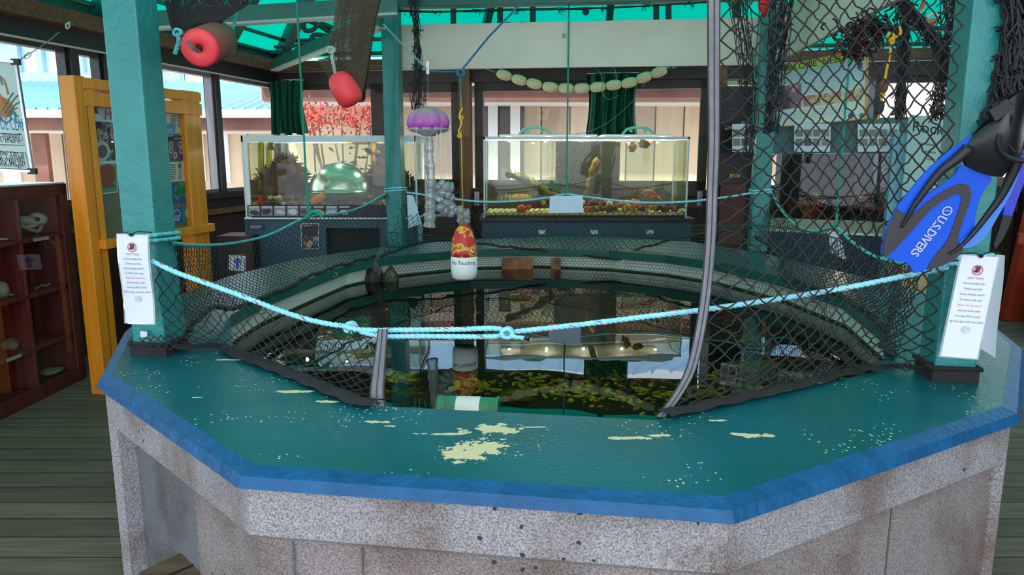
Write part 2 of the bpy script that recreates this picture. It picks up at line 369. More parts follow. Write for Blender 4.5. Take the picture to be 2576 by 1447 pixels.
def strand(mb, a, b, r, sag, rnd):
    m = (a + b) / 2; L = (b - a).length; m = m + V((rnd.uniform(-1, 1), rnd.uniform(-1, 1), rnd.uniform(-1, .4))) * L * sag
    d = (b - a)
    if d.length < 1e-6: return
    d.normalize(); u = d.orthogonal().normalized(); w = d.cross(u); vs = []
    for p in (a, m, b):
        for k in range(3): t = 2.094 * k; vs.append(p + (u * math.cos(t) + w * math.sin(t)) * r)
    mb.add(vs, [(i * 3 + k, i * 3 + (k + 1) % 3, i * 3 + 3 + (k + 1) % 3, i * 3 + 3 + k) for i in (0, 1) for k in range(3)], True)
def net(mb, fn, nu, nv, r, jit=.12, sag=.09, seed=1, keep=None):
    rnd = random.Random(seed); P_ = {}
    for j in range(nv + 1):
        for i in range(nu + 1):
            if (i + j) % 2: continue
            u = i / nu; v = j / nv
            if 0 < i < nu and 0 < j < nv: u += rnd.uniform(-jit, jit) / nu; v += rnd.uniform(-jit, jit) / nv
            P_[i, j] = fn(u, v)
    for (i, j), p in P_.items():
        for di in (-1, 1):
            q = P_.get((i + di, j + 1))
            if q is None: continue
            if keep and not keep((i + di / 2) / nu, (j + .5) / nv): continue
            strand(mb, p, q, r, sag, rnd)
def hexnet(mb, fn, nu, nv, r, seed=3):
    rnd = random.Random(seed)
    def pt(x, y): return fn(min(1, max(0, x / nu)), min(1, max(0, y / nv)))
    s3 = 1
    for j in range(nv):
        for i in range(nu):
            x = i + (.5 if j % 2 else 0); y = j
            a = pt(x, y + .33); b = pt(x + .5, y); c = pt(x + 1, y + .33); d = pt(x, y + 1)
            for p, q in ((a, b), (b, c), (a, d)): strand(mb, p, q, r, 0, rnd)
def rope_geo(mb, pts, r, pitch=None, sub=None, fleck=None, n=5, seed=2):
    """laid rope: three strands twisted round a centre line"""
    pts = [V(p) for p in pts]; L = [0]
    for a, b in zip(pts, pts[1:]): L.append(L[-1] + (b - a).length)
    T = L[-1]; pitch = pitch or r * 5.5; ns = max(6, int(T / pitch * 6)); up = V((.05, .1, 1)); rnd = random.Random(seed); base = mb.cur
    cs = [poly_at(pts, i / ns) for i in range(ns + 1)]
    for s0 in range(3):
        line = []
        for i in range(ns + 1):
            t = (cs[min(i + 1, ns)] - cs[max(i - 1, 0)]).normalized(); a = t.cross(up)
            if a.length < .05: a = t.cross(V((1, 0, 0)))
            a.normalize(); b = t.cross(a); ph = 2 * math.pi * (i / 6.0) + s0 * 2.0944
            line.append(cs[i] + (a * math.cos(ph) + b * math.sin(ph)) * r * .5)
        mb.tube(line, r * .56, n, caps=False)
    if fleck:
        mb.use(fleck[0])
        for k in range(int(T * fleck[1])):
            i = rnd.randrange(1, ns - 1); t = (cs[i + 1] - cs[i]).normalized(); a = t.orthogonal().normalized(); b = t.cross(a); th = rnd.uniform(0, 6.28)
            o = (a * math.cos(th) + b * math.sin(th)) * r * .98; mb.tube([cs[i] + o - t * r * .9 - t.cross(o) * .3, cs[i] + o * 1.04, cs[i] + o + t * r * .9 + t.cross(o) * .3], r * .16, 4)
        mb.cur = base
def inset(poly, d):
    n = len(poly); out = []
    ar = sum(poly[i][0] * poly[(i + 1) % n][1] - poly[(i + 1) % n][0] * poly[i][1] for i in range(n)); sg = 1 if ar > 0 else -1
    ds = d if isinstance(d, (list, tuple)) else [d] * n
    for i in range(n):
        p0, p1, p2 = V(poly[i - 1][:2]), V(poly[i][:2]), V(poly[(i + 1) % n][:2])
        e1 = (p1 - p0).normalized(); e2 = (p2 - p1).normalized(); n1 = V((-e1.y, e1.x)) * sg; n2 = V((-e2.y, e2.x)) * sg
        a = p1 + n1 * ds[i - 1]; b = p1 + n2 * ds[i]; cr = e1.x * e2.y - e1.y * e2.x
        if abs(cr) < 1e-3: out.append((a + b) / 2); continue
        t = ((b.x - a.x) * e2.y - (b.y - a.y) * e2.x) / cr; out.append(a + e1 * t)
    return [tuple(p) for p in out]
def ringwall(mb, pa, za, pb, zb, sm=False):
    n = len(pa); mb.add([(p[0], p[1], za) for p in pa] + [(p[0], p[1], zb) for p in pb], [(i, (i + 1) % n, n + (i + 1) % n, n + i) for i in range(n)], sm)

# ------------------------------------------------------------------ palette
TEAL = M('teal_post_paint', (34, 128, 126), .38, var=.08, vs=9, bump=.35, bs=45)
TEALD = M('dark_teal_paint', (14, 92, 82), .45, var=.1)
BLUE = M('blue_edge_paint', (18, 80, 126), .5, spec=.3, var=.16, vs=14, bump=.5, bs=50)
CREAM = M('cream_wall_paint', (205, 215, 205), .5, var=.08, vs=8)
WHITE = M('white_paper', (212, 215, 228), .45)
WHITEP = M('white_plastic', (232, 232, 226), .4)
BLACK = M('black_rubber', (22, 22, 26), .5)
BLACKP = M('black_plastic', (30, 31, 34), .35)
INK = M('black_ink', (30, 32, 40), .7)
INKG = M('grey_ink', (110, 114, 122), .7)
INKL = M('faint_grey_ink', (190, 194, 202), .7)
RED = M('red_ink', (215, 60, 80), .6)
NETC = M('black_net_twine', (38, 38, 42), .7)
NETD = M('charcoal_net_twine', (42, 38, 40), .75)
HEXC = M('green_plastic_mesh', (38, 78, 66), .5)
STRAPC = M('grey_webbing', (118, 116, 124), .7, var=.12, vs=30)
STRAPE = M('dark_webbing_edge', (58, 54, 58), .8)
HEM = M('charcoal_hem_fabric', (34, 30, 33), .85, var=.2, vs=20)
ROPEB = M('pale_blue_rope', (150, 222, 238), .7, var=.1, vs=50)
ROPEG = M('sea_green_rope', (20, 150, 130), .6)
ROPET = M('turquoise_rope', (90, 190, 190), .7, var=.25, vs=60)
ROPED = M('denim_blue_rope', (50, 120, 165), .7, var=.2, vs=60)
ROPEY = M('yellow_rope', (226, 176, 30), .6)
ROPEO = M('ochre_cord', (170, 150, 70), .7)
METAL = M('brushed_steel', (170, 172, 175), .25, metal=1)
BROWN = M('dark_brown_frame', (54, 36, 34), .5, var=.12)
BLACKF = M('dark_window_frame', (24, 24, 30), .45)
ALU = M('bronze_aluminium', (120, 116, 122), .35, metal=.4)
WOODB = wood('brown_post_wood', (92, 58, 34), (134, 88, 50), 'Z', 3)
WOODBX = wood('brown_beam_wood', (74, 44, 26), (112, 70, 38), 'X', 3)
WOODP = wood('dark_plank_wall', (48, 26, 22), (72, 40, 32), 'Z', 3, plank=.11, paxis='Y')
WOODPX = wood('dark_plank_wall_back', (60, 36, 28), (86, 52, 38), 'Z', 3, plank=.11, paxis='X')
ORANGE = wood('orange_pine', (224, 132, 26), (240, 150, 42), 'Z', 2, .4)
REDW = wood('red_stained_cabinet', (80, 26, 18), (112, 40, 26), 'Z', 3, .5)
REDO = M('red_orange_paint', (170, 52, 22), .5, var=.08)
DECK = wood('grey_green_deck', (88, 78, 64), (112, 100, 82), 'X', 3, .7, plank=.14, paxis='Y')
STEPW = wood('brown_step_wood', (84, 66, 48), (112, 90, 66), 'X', 3, .6)
CURT = M('green_curtain_cloth', (10, 84, 62), .75, var=.1, vs=5)
STAND = M('blue_grey_stand', (38, 76, 98), .45, var=.06)
GREYG = M('grey_green_panel', (78, 108, 110), .5)
ACRY = clear('acrylic_sheet', (.97, .99, .99), 1.0, .02)
ACRE = M('frosted_acrylic_edge', (215, 222, 228), .3)
GLASS = clear('window_glass', (.96, .98, .98), .55, 0)
AWAT = clear('aquarium_water', (.93, .955, .84), .35, .0, 1.2, haze=.035, hazecol=(.75, .78, .5))
LAMI = clear('laminate_film', (.93, .95, .97), 1.2, .05, 1.5, haze=.25)
WATER = clear('pool_water', (.80, .82, .58), 1.35, .002, 1.33)
FLOAT = M('cream_float_foam', (252, 208, 168), .7, var=.08, vs=14, bump=.2)
TEALC = M('sea_teal_cloth', (30, 120, 110), .6)

# ================================================================== THE SETTING
LWd = V((.2, .98, 0)).normalized(); LWn = V((.98, -.2, 0)).normalized(); LW0 = V((-3.11, 4.65, 0))
BWd = V((1, -.158, 0)).normalized(); BWn = V((.158, 1, 0)).normalized() * -1; BW0 = V((0, 7.45, 0))
RWd = V((-.13, .99, 0)).normalized(); RW0 = V((4.35, 5.0, 0))
def L_(px, py, o=0): return onpl(px, py, LW0 + LWn * o, LWn)
def B_(px, py, o=0): return onpl(px, py, BW0 + BWn * o, BWn)
ZT = B_(1218, 208).z; ZS = B_(1218, 474).z       # glass top and bottom
# floor: wooden deck
mb = MB(DECK); mb.quad((-9, -4, 0), (9, -4, 0), (9, 9, 0), (-9, 9, 0)); mb.quad((-9, -4, -.05), (-9, 9, -.05), (9, 9, -.05), (9, -4, -.05)); S_(mb, 'floor')
corner = V((-2.46, 7.84, 0))
def lw(y): return LW0 + LWd * ((y - LW0.y) / LWd.y)
def bw(x): return BW0 + BWd * (x / BWd.x)
# lower walls
a, b = lw(1.0), corner
mb = MB(WOODP); mb.prism([a, b, b + V((0, 0, ZS - .06)), a + V((0, 0, ZS - .06))], -LWn * .12); S_(mb, 'wall_left')
mb = MB(BLACKF); mb.bar(a + V((0, 0, ZS - .03)) - LWn * .02, b + V((0, 0, ZS - .03)) - LWn * .02, .16, .05); mb.use(WOODB); mb.bar(a + V((0, 0, ZS - .17)) + LWn * .02, b + V((0, 0, ZS - .17)) + LWn * .02, .05, .05)
mb.use(BLACKF); mb.bar(a + V((0, 0, ZS - .1)) + LWn * .012, b + V((0, 0, ZS - .1)) + LWn * .012, .03, .12); S_(mb, 'trim_1')
c2 = bw(4.6)
mb = MB(WOODPX); mb.prism([corner, c2, c2 + V((0, 0, ZS - .06)), corner + V((0, 0, ZS - .06))], -BWn * .12); S_(mb, 'wall_back')
mb = MB(BROWN); mb.bar(corner + V((0, 0, ZS - .03)) - BWn * .02, c2 + V((0, 0, ZS - .03)) - BWn * .02, .16, .06)
mb.use(WOODBX); mb.bar(corner + V((0, 0, ZS - .13)) + BWn * .03, c2 + V((0, 0, ZS - .13)) + BWn * .03, .05, .09); S_(mb, 'trim_2')
# headers over the glass
mb = MB(BLACKF); mb.bar(lw(1) + V((0, 0, ZT + .06)), corner + V((0, 0, ZT + .06)), .14, .12); mb.use(M('white_track', (190, 180, 180), .4)); mb.bar(lw(1) + V((0, 0, ZT + .005)) + LWn * .06, corner + V((0, 0, ZT + .005)) + LWn * .06, .03, .012)
mb.use(WOODBX); mb.bar(lw(1) + V((0, 0, ZT + .17)) + LWn * .1, corner + V((0, 0, ZT + .17)) + LWn * .1, .16, .10); S_(mb, 'trim_3')
mb = MB(BROWN); mb.bar(corner + V((0, 0, ZT + .06)), c2 + V((0, 0, ZT + .06)), .14, .12); mb.use(METAL); mb.bar(corner + V((0, 0, ZT + .122)) + BWn * .1, c2 + V((0, 0, ZT + .122)) + BWn * .1, .02, .012)
mb.use(WOODBX); mb.bar(corner + V((0, 0, ZT + .175)) + BWn * .1, c2 + V((0, 0, ZT + .175)) + BWn * .1, .16, .09); S_(mb, 'trim_4')
# windows of the left wall: mullions at the photo's places, a pane between
lm = [L_(-420, 200), L_(180, 250), L_(262, 250), L_(540, 320), L_(720, 330)]
def window(n, p, q, nrm, fm, fw=.035, z0=None, z1=None, th=.07):
    z0 = z0 or ZS; z1 = z1 or ZT
    p = V((p.x, p.y, 0)); q = V((q.x, q.y, 0)); d = (q - p).normalized()
    mb = MB(fm)
    for e in (p + d * fw / 2, q - d * fw / 2): mb.bar(e + V((0, 0, z0)), e + V((0, 0, z1)), fw, th, up=d.cross(V((0, 0, 1))))
    mb.bar(p + V((0, 0, z1 - fw / 2)), q + V((0, 0, z1 - fw / 2)), th, fw); mb.bar(p + V((0, 0, z0 + fw / 2)), q + V((0, 0, z0 + fw / 2)), th, fw)
    w_ = S_(mb, 'window_%d' % n)
    g = MB(GLASS); g.quad(p + V((0, 0, z0)), q + V((0, 0, z0)), q + V((0, 0, z1)), p + V((0, 0, z1))); g.obj('glass_pane', w_)
    return w_
for i in range(4): window(i + 1, lm[i] + LWd * .03, lm[i + 1] - LWd * .03, LWn, ALU if i in (2, 3) else BLACKF, .03)
for i, e in enumerate(lm[:4]):
    mb = MB(BLACKF); mb.bar(V((e.x, e.y, ZS)), V((e.x, e.y, ZT)), .07, .12, up=LWn); S_(mb, 'trim_%d' % (5 + i))
# back wall windows
bm = {k: B_(k, 330) for k in (690, 762, 950, 1148, 1176, 1196, 1765, 1800, 1900, 2190, 2395, 2700)}
window(5, bm[690], bm[950], BWn, BROWN, .05); window(6, bm[950], B_(1160, 330), BWn, BROWN, .09)
window(7, bm[1196], bm[1765] + BWd * .06, BWn, BROWN, .085)
window(8, B_(1810, 330), bm[2190], BWn, ALU, .05); window(9, bm[2190], bm[2700], BWn, BLACKF, .06)
for i, (k, w_) in enumerate(((1176, .11), (1806, .09))):
    e = bm.get(k) or B_(k, 330); mb = MB(WOODB); mb.bar(V((e.x, e.y, 0)) + BWn * .08, V((e.x, e.y, ZT + .13)) + BWn * .08, w_, .12, up=BWn); S_(mb, 'trim_%d' % (9 + i))
# galvanised brackets at the foot of the posts
for k in (1200, 1760):
    e = B_(k, 500, .1); mb = MB(METAL); mb.box(e, (.05, .02, .14), BWd, BWn); tag(mb.obj('metal_bracket'), 'galvanised bracket on the brown post %s the middle aquarium' % ('left of' if k < 1500 else 'right of'), 'bracket')
# right wall; its unseen tall near part is added to shade the right rim
mb = MB(WOODP); p, q = V((4.6, .5, 0)), V((4.6, 7.3, 0)); mb.prism([p, q, q + V((0, 0, 1.2)), p + V((0, 0, 1.2))], (.12, 0, 0)); q = V((4.6, 3.4, 0)); p = V((4.6, -1.2, 0)); mb.prism([p, q, q + V((0, 0, ZT + .2)), p + V((0, 0, ZT + .2))], (.12, 0, 0)); S_(mb, 'wall_right')
mb = MB(BLACKF); mb.bar(p + V((0, 0, ZT + .25)), q + V((0, 0, ZT + .25)), .14, .5); S_(mb, 'trim_11')
# translucent teal roof over the pavilion; unseen front slope made clear for neutral light
ROOF = translucent('translucent_teal_roof', (0, 205, 175), .37)
ez = ZT + .28; apex = V((.55, 3.2, 4.7)); r1 = V((.7, 2.2, 4.9))
cs = [V((-2.46, 7.9, ez)), V((4.6, 7.05, ez)), V((4.9, -1.2, ez)), V((-4.2, -1.2, ez))]
mb = MB(ROOF)
for i in (0, 1, 3): mb.add([cs[i], cs[(i + 1) % 4], apex], [(0, 1, 2)])
mb.use(translucent('neutral_light_roof', (225, 228, 230), .5)); mb.add([cs[2], cs[3], apex], [(0, 1, 2)])
S_(mb, 'ceiling')
def rp(i, u, v, o=-.06):  # a point on roof slope i
    a, b = cs[i], cs[(i + 1) % 4]; return lerp(lerp(a, b, u), apex, v) + V((0, 0, o))
k_ = 12
mb = MB(TEALD); mb.bar(cs[0] + V((0, 0, -.08)), apex + V((0, 0, -.08)), .09, .12); S_(mb, 'trim_%d' % k_); k_ += 1
mb = MB(TEALD); mb.bar(cs[1] + V((0, 0, -.08)), apex + V((0, 0, -.08)), .09, .12); S_(mb, 'trim_%d' % k_); k_ += 1
for u in (.12, .30, .48, .66, .84):
    mb = MB(TEALD); mb.bar(rp(0, u, 0), rp(0, u, .93 * (1 - abs(u - .5))), .06, .09); S_(mb, 'trim_%d' % k_); k_ += 1
for u in (.1, .28, .46, .64, .82):
    mb = MB(TEALD); mb.bar(rp(3, 1 - u, 0), rp(3, 1 - u, .93 * (1 - abs(u - .5))), .06, .09); S_(mb, 'trim_%d' % k_); k_ += 1
for i in (0, 3):
    mb = MB(TEALD); mb.tube([rp(i, t / 20, .075, -.05) for t in range(21)], .02, 6); mb.tube([rp(i, t / 20, .03, -.05) for t in range(21)], .02, 6); S_(mb, 'trim_%d' % k_); k_ += 1
mb = MB(TEALD); mb.bar(lw(1) + V((0, 0, ZT + .26)) + LWn * .05, corner + V((0, 0, ZT + .26)) + LWn * .05, .08, .07); S_(mb, 'trim_%d' % k_); k_ += 1
# steel ties across the corner: dark web, pale lower flange
def tie(a, b, h):
    global k_
    mb = MB(TEALD); mb.bar(a, b, .03, h); mb.use(M('pale_flange_paint', (150, 170, 165), .5)); mb.bar(a - V((0, 0, h / 2)), b - V((0, 0, h / 2)), .07, .015); S_(mb, 'trim_%d' % k_); k_ += 1
tie(at(360, 52, 4.6), at(1000, 14, 4.6), .10); tie(at(690, 163, 7.0), at(960, 48, 4.9), .10)
# ornamental scrolls and lettering painted on the outside of the valance, read from behind
RB = ZT + .47
mb = MB(M('dark_valance_lettering', (4, 60, 56), .6))
def scroll(pts, r=.022): mb.tube(smooth(pts, 8), r, 6)
d_ = 6.9
scroll([at(x, y, d_) for x, y in ((840, 88), (815, 72), (795, 60), (772, 52), (763, 62), (768, 76), (785, 76), (800, 64), (815, 62), (835, 70))])
scroll([at(x, y, d_) for x, y in ((826, 92), (800, 88), (786, 92), (784, 105), (786, 122))])
scroll([at(x, y, d_) for x, y in ((690, 118), (730, 118), (755, 112), (790, 112), (830, 110))], .014)
scroll([at(x, y, d_) for x, y in ((680, 130), (730, 132), (760, 118), (800, 128), (840, 128))], .014)
S_(mb, 'trim_%d' % k_); k_ += 1
mb = MB(MATS['dark_valance_lettering'])
PL = Panel(at(1810, 14, 6.75), at(1040, 22, 7.05), at(1040, 150, 7.05), at(1810, 140, 6.75))
for i, (t_, x) in enumerate((('l', 1145), ('d', 1292), ('b', 1322), ('o', 1440), ('i', 1482), ('v', 1552), ('l', 1656), ('l', 1686), ('s', 1745))):
    PL.text(mb, t_, (1810 - x) / 770, .93, .60, MATS['dark_valance_lettering'], off=.01)
S_(mb, 'trim_%d' % k_); k_ += 1

# ================================================================== TOUCH TANK
RIM = .73; WZ = .585
OUT = [(-.584, 1.487), (.429, 1.331), (1.357, 1.877), (1.83, 2.55), (2.1, 3.3), (2.0, 4.1), (1.78, 5.1), (1.45, 5.78), (.95, 6.1), (.38, 6.2), (-.24, 6.02), (-.75, 5.68), (-1.05, 5.38), (-1.45, 4.8), (-1.635, 4.08), (-1.66, 3.4), (-1.52, 2.8), (-1.278, 2.184)]
INN = [(-.41, 1.91), (.375, 1.795), (1.17, 2.24), (1.45, 2.76), (1.585, 3.45), (1.52, 4.05), (1.30, 4.65), (1.05, 4.98), (.70, 5.22), (.2, 5.36), (-.3, 5.28), (-.62, 5.05), (-.86, 4.86), (-1.02, 4.55), (-1.10, 4.11), (-1.2, 3.5), (-1.2, 3.05), (-.97, 2.47)]
OUT = OUT[:]; n_ = len(OUT)
tank = thing('touch_tank', 'big concrete touch tank with teal painted rim and chipped cream patches', 'tank')
chip = []
for (px, py, rx, ry) in ((1195, 1128, .085, .055), (1240, 1078, .075, .038), (1165, 1145, .06, .045), (1590, 1102, .06, .012), (1890, 1095, .05, .02), (1660, 1096, .035, .012), (570, 905, .05, .012), (945, 1062, .03, .01), (495, 1000, .02, .008), (985, 1072, .03, .008), (1340, 1075, .03, .006), (745, 985, .07, .012), (820, 1010, .04, .012), (1120, 1092, .06, .01), (1810, 1058, .022, .007)):
    g = on(px, py, RIM); chip.append((g.x, g.y, rx, ry))
RIMM = rim_material(chip)
mb = MB(RIMM)
INB = inset(OUT, .035)
mb.add([(p[0], p[1], RIM) for p in INB] + [(p[0], p[1], RIM) for p in INN], [(i, (i + 1) % n_, n_ + (i + 1) % n_, n_ + i) for i in range(n_)])
mb.obj('rim_top', tank)
mb = MB(BLUE); ringwall(mb, OUT, RIM - .012, INB, RIM); ringwall(mb, inset(OUT, -.012), RIM - .035, OUT, RIM - .012); ringwall(mb, OUT, RIM - .04, inset(OUT, -.012), RIM - .035)
mb.obj('rim_edge', tank, label='blue painted bevelled edge of the rim')
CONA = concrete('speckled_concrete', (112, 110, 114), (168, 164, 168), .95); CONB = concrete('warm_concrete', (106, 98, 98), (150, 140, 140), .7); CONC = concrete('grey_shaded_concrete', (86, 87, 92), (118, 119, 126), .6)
zb = at(700, 1340, 1.53).z
mb = MB(CONA); BO = inset(OUT, .012); ringwall(mb, BO, zb + .012, BO, RIM - .03); BO2 = inset(OUT, .024); ringwall(mb, BO2, zb, BO, zb + .012)
mb.obj('concrete_band', tank)
dl = [.034] * n_; dl[n_ - 1] = .085; dl[1] = .034
LO = inset(OUT, dl); mb = MB(CONB); ringwall(mb, LO, 0, LO, zb + .01); ringwall(mb, LO, zb, BO2, zb)
# shallow vertical joints in the lower panels
mb.obj('concrete_panel', tank)
mb = MB(M('joint_mortar', (96, 88, 88), .95))  # joint strips in one even darker grey
for i, ts in ((0, (.17,)), (1, (.55,))):
    a, b = V((*LO[i], 0)), V((*LO[(i + 1) % n_], 0)); nn = (b - a).normalized().cross(V((0, 0, 1)))
    for t in ts:
        q = lerp(a, b, t); mb = MB(MATS['joint_mortar']); mb.box(q + nn * .001 + V((0, 0, zb / 2)), (.004, .004, zb - .02), (b - a), nn); mb.obj('panel_joint', tank)
for i in (n_ - 1, 2):
    p = V((*OUT[i], 0)); ctr = V((.2, 3.6, 0)); dn = (ctr - p).normalized(); sdv = dn.cross(V((0, 0, 1)))
    mb = MB(CONA); mb.prism([p + dn * .012 - sdv * .0, p + dn * .03 + sdv * .02, p + dn * .13 + sdv * .02, p + dn * .13 - sdv * .02, p + dn * .03 - sdv * .02], (0, 0, RIM - .04)); mb.obj('pilaster', tank)
mb = MB(CONC); e0, e1 = V((*LO[n_ - 1], 0)), V((*LO[0], 0)); mb.prism([e0 - V((0, 0, 0)), e1, e1 + V((0, 0, zb)), e0 + V((0, 0, zb))], (-.004, -.004, 0)); SH = inset(OUT, .034); q0, q1 = V((*SH[n_ - 1], 0)), V((*SH[0], 0)); m2 = MB(CONB); m2.prism([lerp(q0, q1, .62), q1, V((*LO[0], 0)) + V((.004, -.001, 0)), V((*LO[0], 0)) + V((.03, .15, 0)), lerp(q0, q1, .62) + V((.12, .13, 0))], (0, 0, zb + .005)); m2.obj('concrete_block', tank); mb.obj('recessed_panel', tank, label='darker recessed concrete panel at the left')  # shade of the recess is put into this panel's darker concrete colour
# inner wall: teal lip, pale wall, algae line, dark under water
mb = MB(TEALD); ringwall(mb, INN, RIM - .055, INN, RIM); IN2 = inset(INN, -.03); ringwall(mb, IN2, RIM - .055, INN, RIM - .055); mb.obj('inner_lip', tank, label='dark teal inner lip')
mb = MB(CREAM); ringwall(mb, IN2, WZ + .012, IN2, RIM - .055)
mb.use(M('algae_stain', (50, 62, 22), .8, var=.4, vs=30)); ringwall(mb, IN2, WZ - .02, IN2, WZ + .012)
mb.use(M('submerged_wall', (42, 62, 50), .8, var=.3, vs=5)); ringwall(mb, IN2, .08, IN2, WZ - .02); mb.obj('inner_wall', tank)
mb = MB(M('tank_bottom_silt', (44, 38, 22), .9, var=.5, vs=7)); mb.add([(p[0], p[1], .08) for p in IN2], [tuple(range(n_))]); mb.obj('basin_floor', tank)
for k, (px0, px1) in enumerate(((1262, 1342), (1388, 1412))):
    a, b = at(px0, 626, 5.24), at(px1, 632, 5.24); q0 = V((a.x, 5.30, RIM - .06)); q1 = V((b.x, 5.29, RIM - .06)); mb = MB(M('rust_stain', (150, 98, 66), .85, var=.3, vs=20)); mb.box((q0 + q1) / 2 - V((0, .0, .045)), ((q1 - q0).length, .01, .08)); mb.obj('rust_patch', tank, label='orange rust stain on the far inner wall')
settle(tank)
def ripple_material():
    m = MATS['pool_water']; N, L = m.node_tree.nodes, m.node_tree.links
    tc = N.new('ShaderNodeTexCoord'); n = N.new('ShaderNodeTexNoise'); n.inputs['Scale'].default_value = 3.2; n.inputs['Detail'].default_value = 1; L.new(tc.outputs['Object'], n.inputs['Vector'])
    bp = N.new('ShaderNodeBump'); bp.inputs['Strength'].default_value = .12; bp.inputs['Distance'].default_value = .012; L.new(n.outputs['Fac'], bp.inputs['Height'])
    for q in N:
        if q.type in ('BSDF_GLOSSY', 'FRESNEL'): L.new(bp.outputs['Normal'], q.inputs['Normal'])
ripple_material()
mb = MB(WATER); mb.add([(p[0], p[1], WZ) for p in inset(IN2, .002)], [tuple(range(n_))]); tag(mb.obj('water_surface'), 'still dark reflective water filling the touch tank', 'water')
# ================================================================== PAVILION POSTS AND BEAMS
UX = V((math.cos(R(7.5)), -math.sin(R(7.5)), 0)); UY = V((math.sin(R(7.5)), math.cos(R(7.5)), 0))
PW = .118
def post(px, py, label, top=3.3, zone=None, pos=None):
    p = pos or on(px, py, RIM); p = V((p.x, p.y, RIM))
    t = thing('pavilion_post', label, 'post', 'square posts of the pavilion')
    mb = MB(TEAL); mb.box(p + V((0, 0, (top - RIM) / 2)), (PW, PW, top - RIM), UX, UY); mb.obj('shaft', t, .006)
    settle(t); return p
pFL = post(403, 884, 'teal square post on the rim, nearest on the left, laminated notice tied to it')
pFR = post(2378, 946, 'teal square post on the rim, at the right with blue swim fins hung on it')
pBL = post(0, 0, 'teal square post on the far rim, standing right of the domed aquarium', pos=at(998, 560, 5.5))
pBR = post(0, 0, 'teal square post on the far rim, seen through net right of grey strap', pos=at(1912, 500, 5.2))
for p in (pFL, pFR):   # dark net hem wrapped round the post foot
    mb = MB(HEM); q = V((p.x, p.y, RIM + .022)); mb.box(q, (PW + .014, PW + .014, .05), UX, UY); mb.tube([q + UX * a * .068 + UY * b * .068 + V((0, 0, .02)) for a, b in ((-1, -1), (1, -1), (1, 1), (-1, 1), (-1, -1))], .008, 6)
    tag(mb.obj('hem_wrap'), 'charcoal hem fabric wrapped round the foot of the %s post' % ('left near' if p is pFL else 'right near'), 'fabric band')
mb = MB(WHITE); q = at(362, 841, pFL.y - .075); mb.box(q, (.024, .003, .02), UX, UY); tag(mb.obj('paper_sticker'), 'small white square sticker low on the left near post', 'sticker')
def beam(name, a, b, w, h, m, label):
    mb = MB(m); mb.bar(a, b, w, h); return tag(mb.obj(name, None, .004), label, 'beam')
WB = M('pale_green_white_board', (214, 208, 192), .55, var=.05, vs=3)
TEALB = M('teal_beam_paint', (16, 96, 86), .5, var=.06)
za, zc = (at(1010, 66, 5.62).z + at(1010, 178, 5.62).z) / 2, at(1010, 66, 5.62).z - at(1010, 178, 5.62).z
beam('fascia_board', V((pBL.x, pBL.y + .08, za)) , V((pBR.x, pBR.y + .08, za)), .03, zc, WB, 'long white board across the far side above the float string')
m1 = MB(INKG); Pq = Panel(at(1410, 82, 5.42), at(1427, 82, 5.42), at(1427, 98, 5.42), at(1410, 98, 5.42)); Pq.text(m1, '00', .5, .85, .045, INKG, sx=.7); tag(m1.obj('board_stamp'), 'small grey stamped number on the white fascia board', 'stamp')
hz = at(1010, 22, 5.5).z + .10
beam('header_beam', V((pBL.x, pBL.y, hz)), V((pBR.x, pBR.y, hz)), .10, .2, TEALB, 'dark teal header joining the two far posts above the white board')
s0 = V((pBR.x + .05, pBR.y, za)); s1 = V((pFR.x + .12, pFR.y, za))
beam('side_board', s0, s1, .03, zc, WB, 'white board running forward over the right side of the tank')
beam('side_header', V((pBR.x, pBR.y, hz)), V((pFR.x, pFR.y, hz)), .10, .2, TEALB, 'dark teal header over the right side of the tank')
beam('side_header', V((pBL.x, pBL.y, hz + .1)), V((pFL.x, pFL.y, hz + .1)), .10, .2, TEALB, 'dark teal header over the left side of the tank')

# ================================================================== ROPES
def ropeobj(name, label, pts, r, m, fleck=None, pitch=None, grp=None, extra=None):
    mb = MB(m); rope_geo(mb, pts, r, pitch, fleck=fleck)
    if extra: extra(mb)
    return tag(mb.obj(name), label, 'rope', grp)
def knot(mb, c, r, seed=0):
    rnd = random.Random(seed); pts = []
    for i in range(26):
        a = i * .78; pts.append(V(c) + V((math.cos(a) * r * (1 + .3 * math.sin(i * 1.7)), math.sin(a * 1.3) * r * .6, math.sin(a) * r * 1.0)))
    mb.tube(smooth(pts, 3), r * .42, 6)
FD = lambda px: 2.34 - .00008 * (px - 380)
fpts = [(382, 657), (440, 684), (500, 706), (570, 731), (640, 757), (700, 780), (760, 800), (820, 814), (860, 820)]
front = smooth([at(x, y, 2.31 - .10 * (x - 380) / 480) for x, y in fpts], 4)
loopu = smooth([at(x, y, 2.16) for x, y in ((860, 820), (905, 830), (960, 831), (1050, 830), (1150, 829), (1240, 826), (1272, 832))], 4)
loopl = smooth([at(x, y, 2.16) for x, y in ((905, 834), (960, 846), (1050, 846), (1150, 847), (1240, 847), (1272, 840))], 4)
fright = smooth([at(x, y, 2.16 - .02 * (x - 1270) / 500) for x, y in ((1272, 838), (1330, 831), (1450, 818), (1600, 800), (1780, 778), (1960, 752), (2130, 724), (2250, 700), (2330, 684))] + [at(2385, 672, 2.07)], 4)
FK = (M('rope_red_fleck', (210, 90, 120), .7), 38)
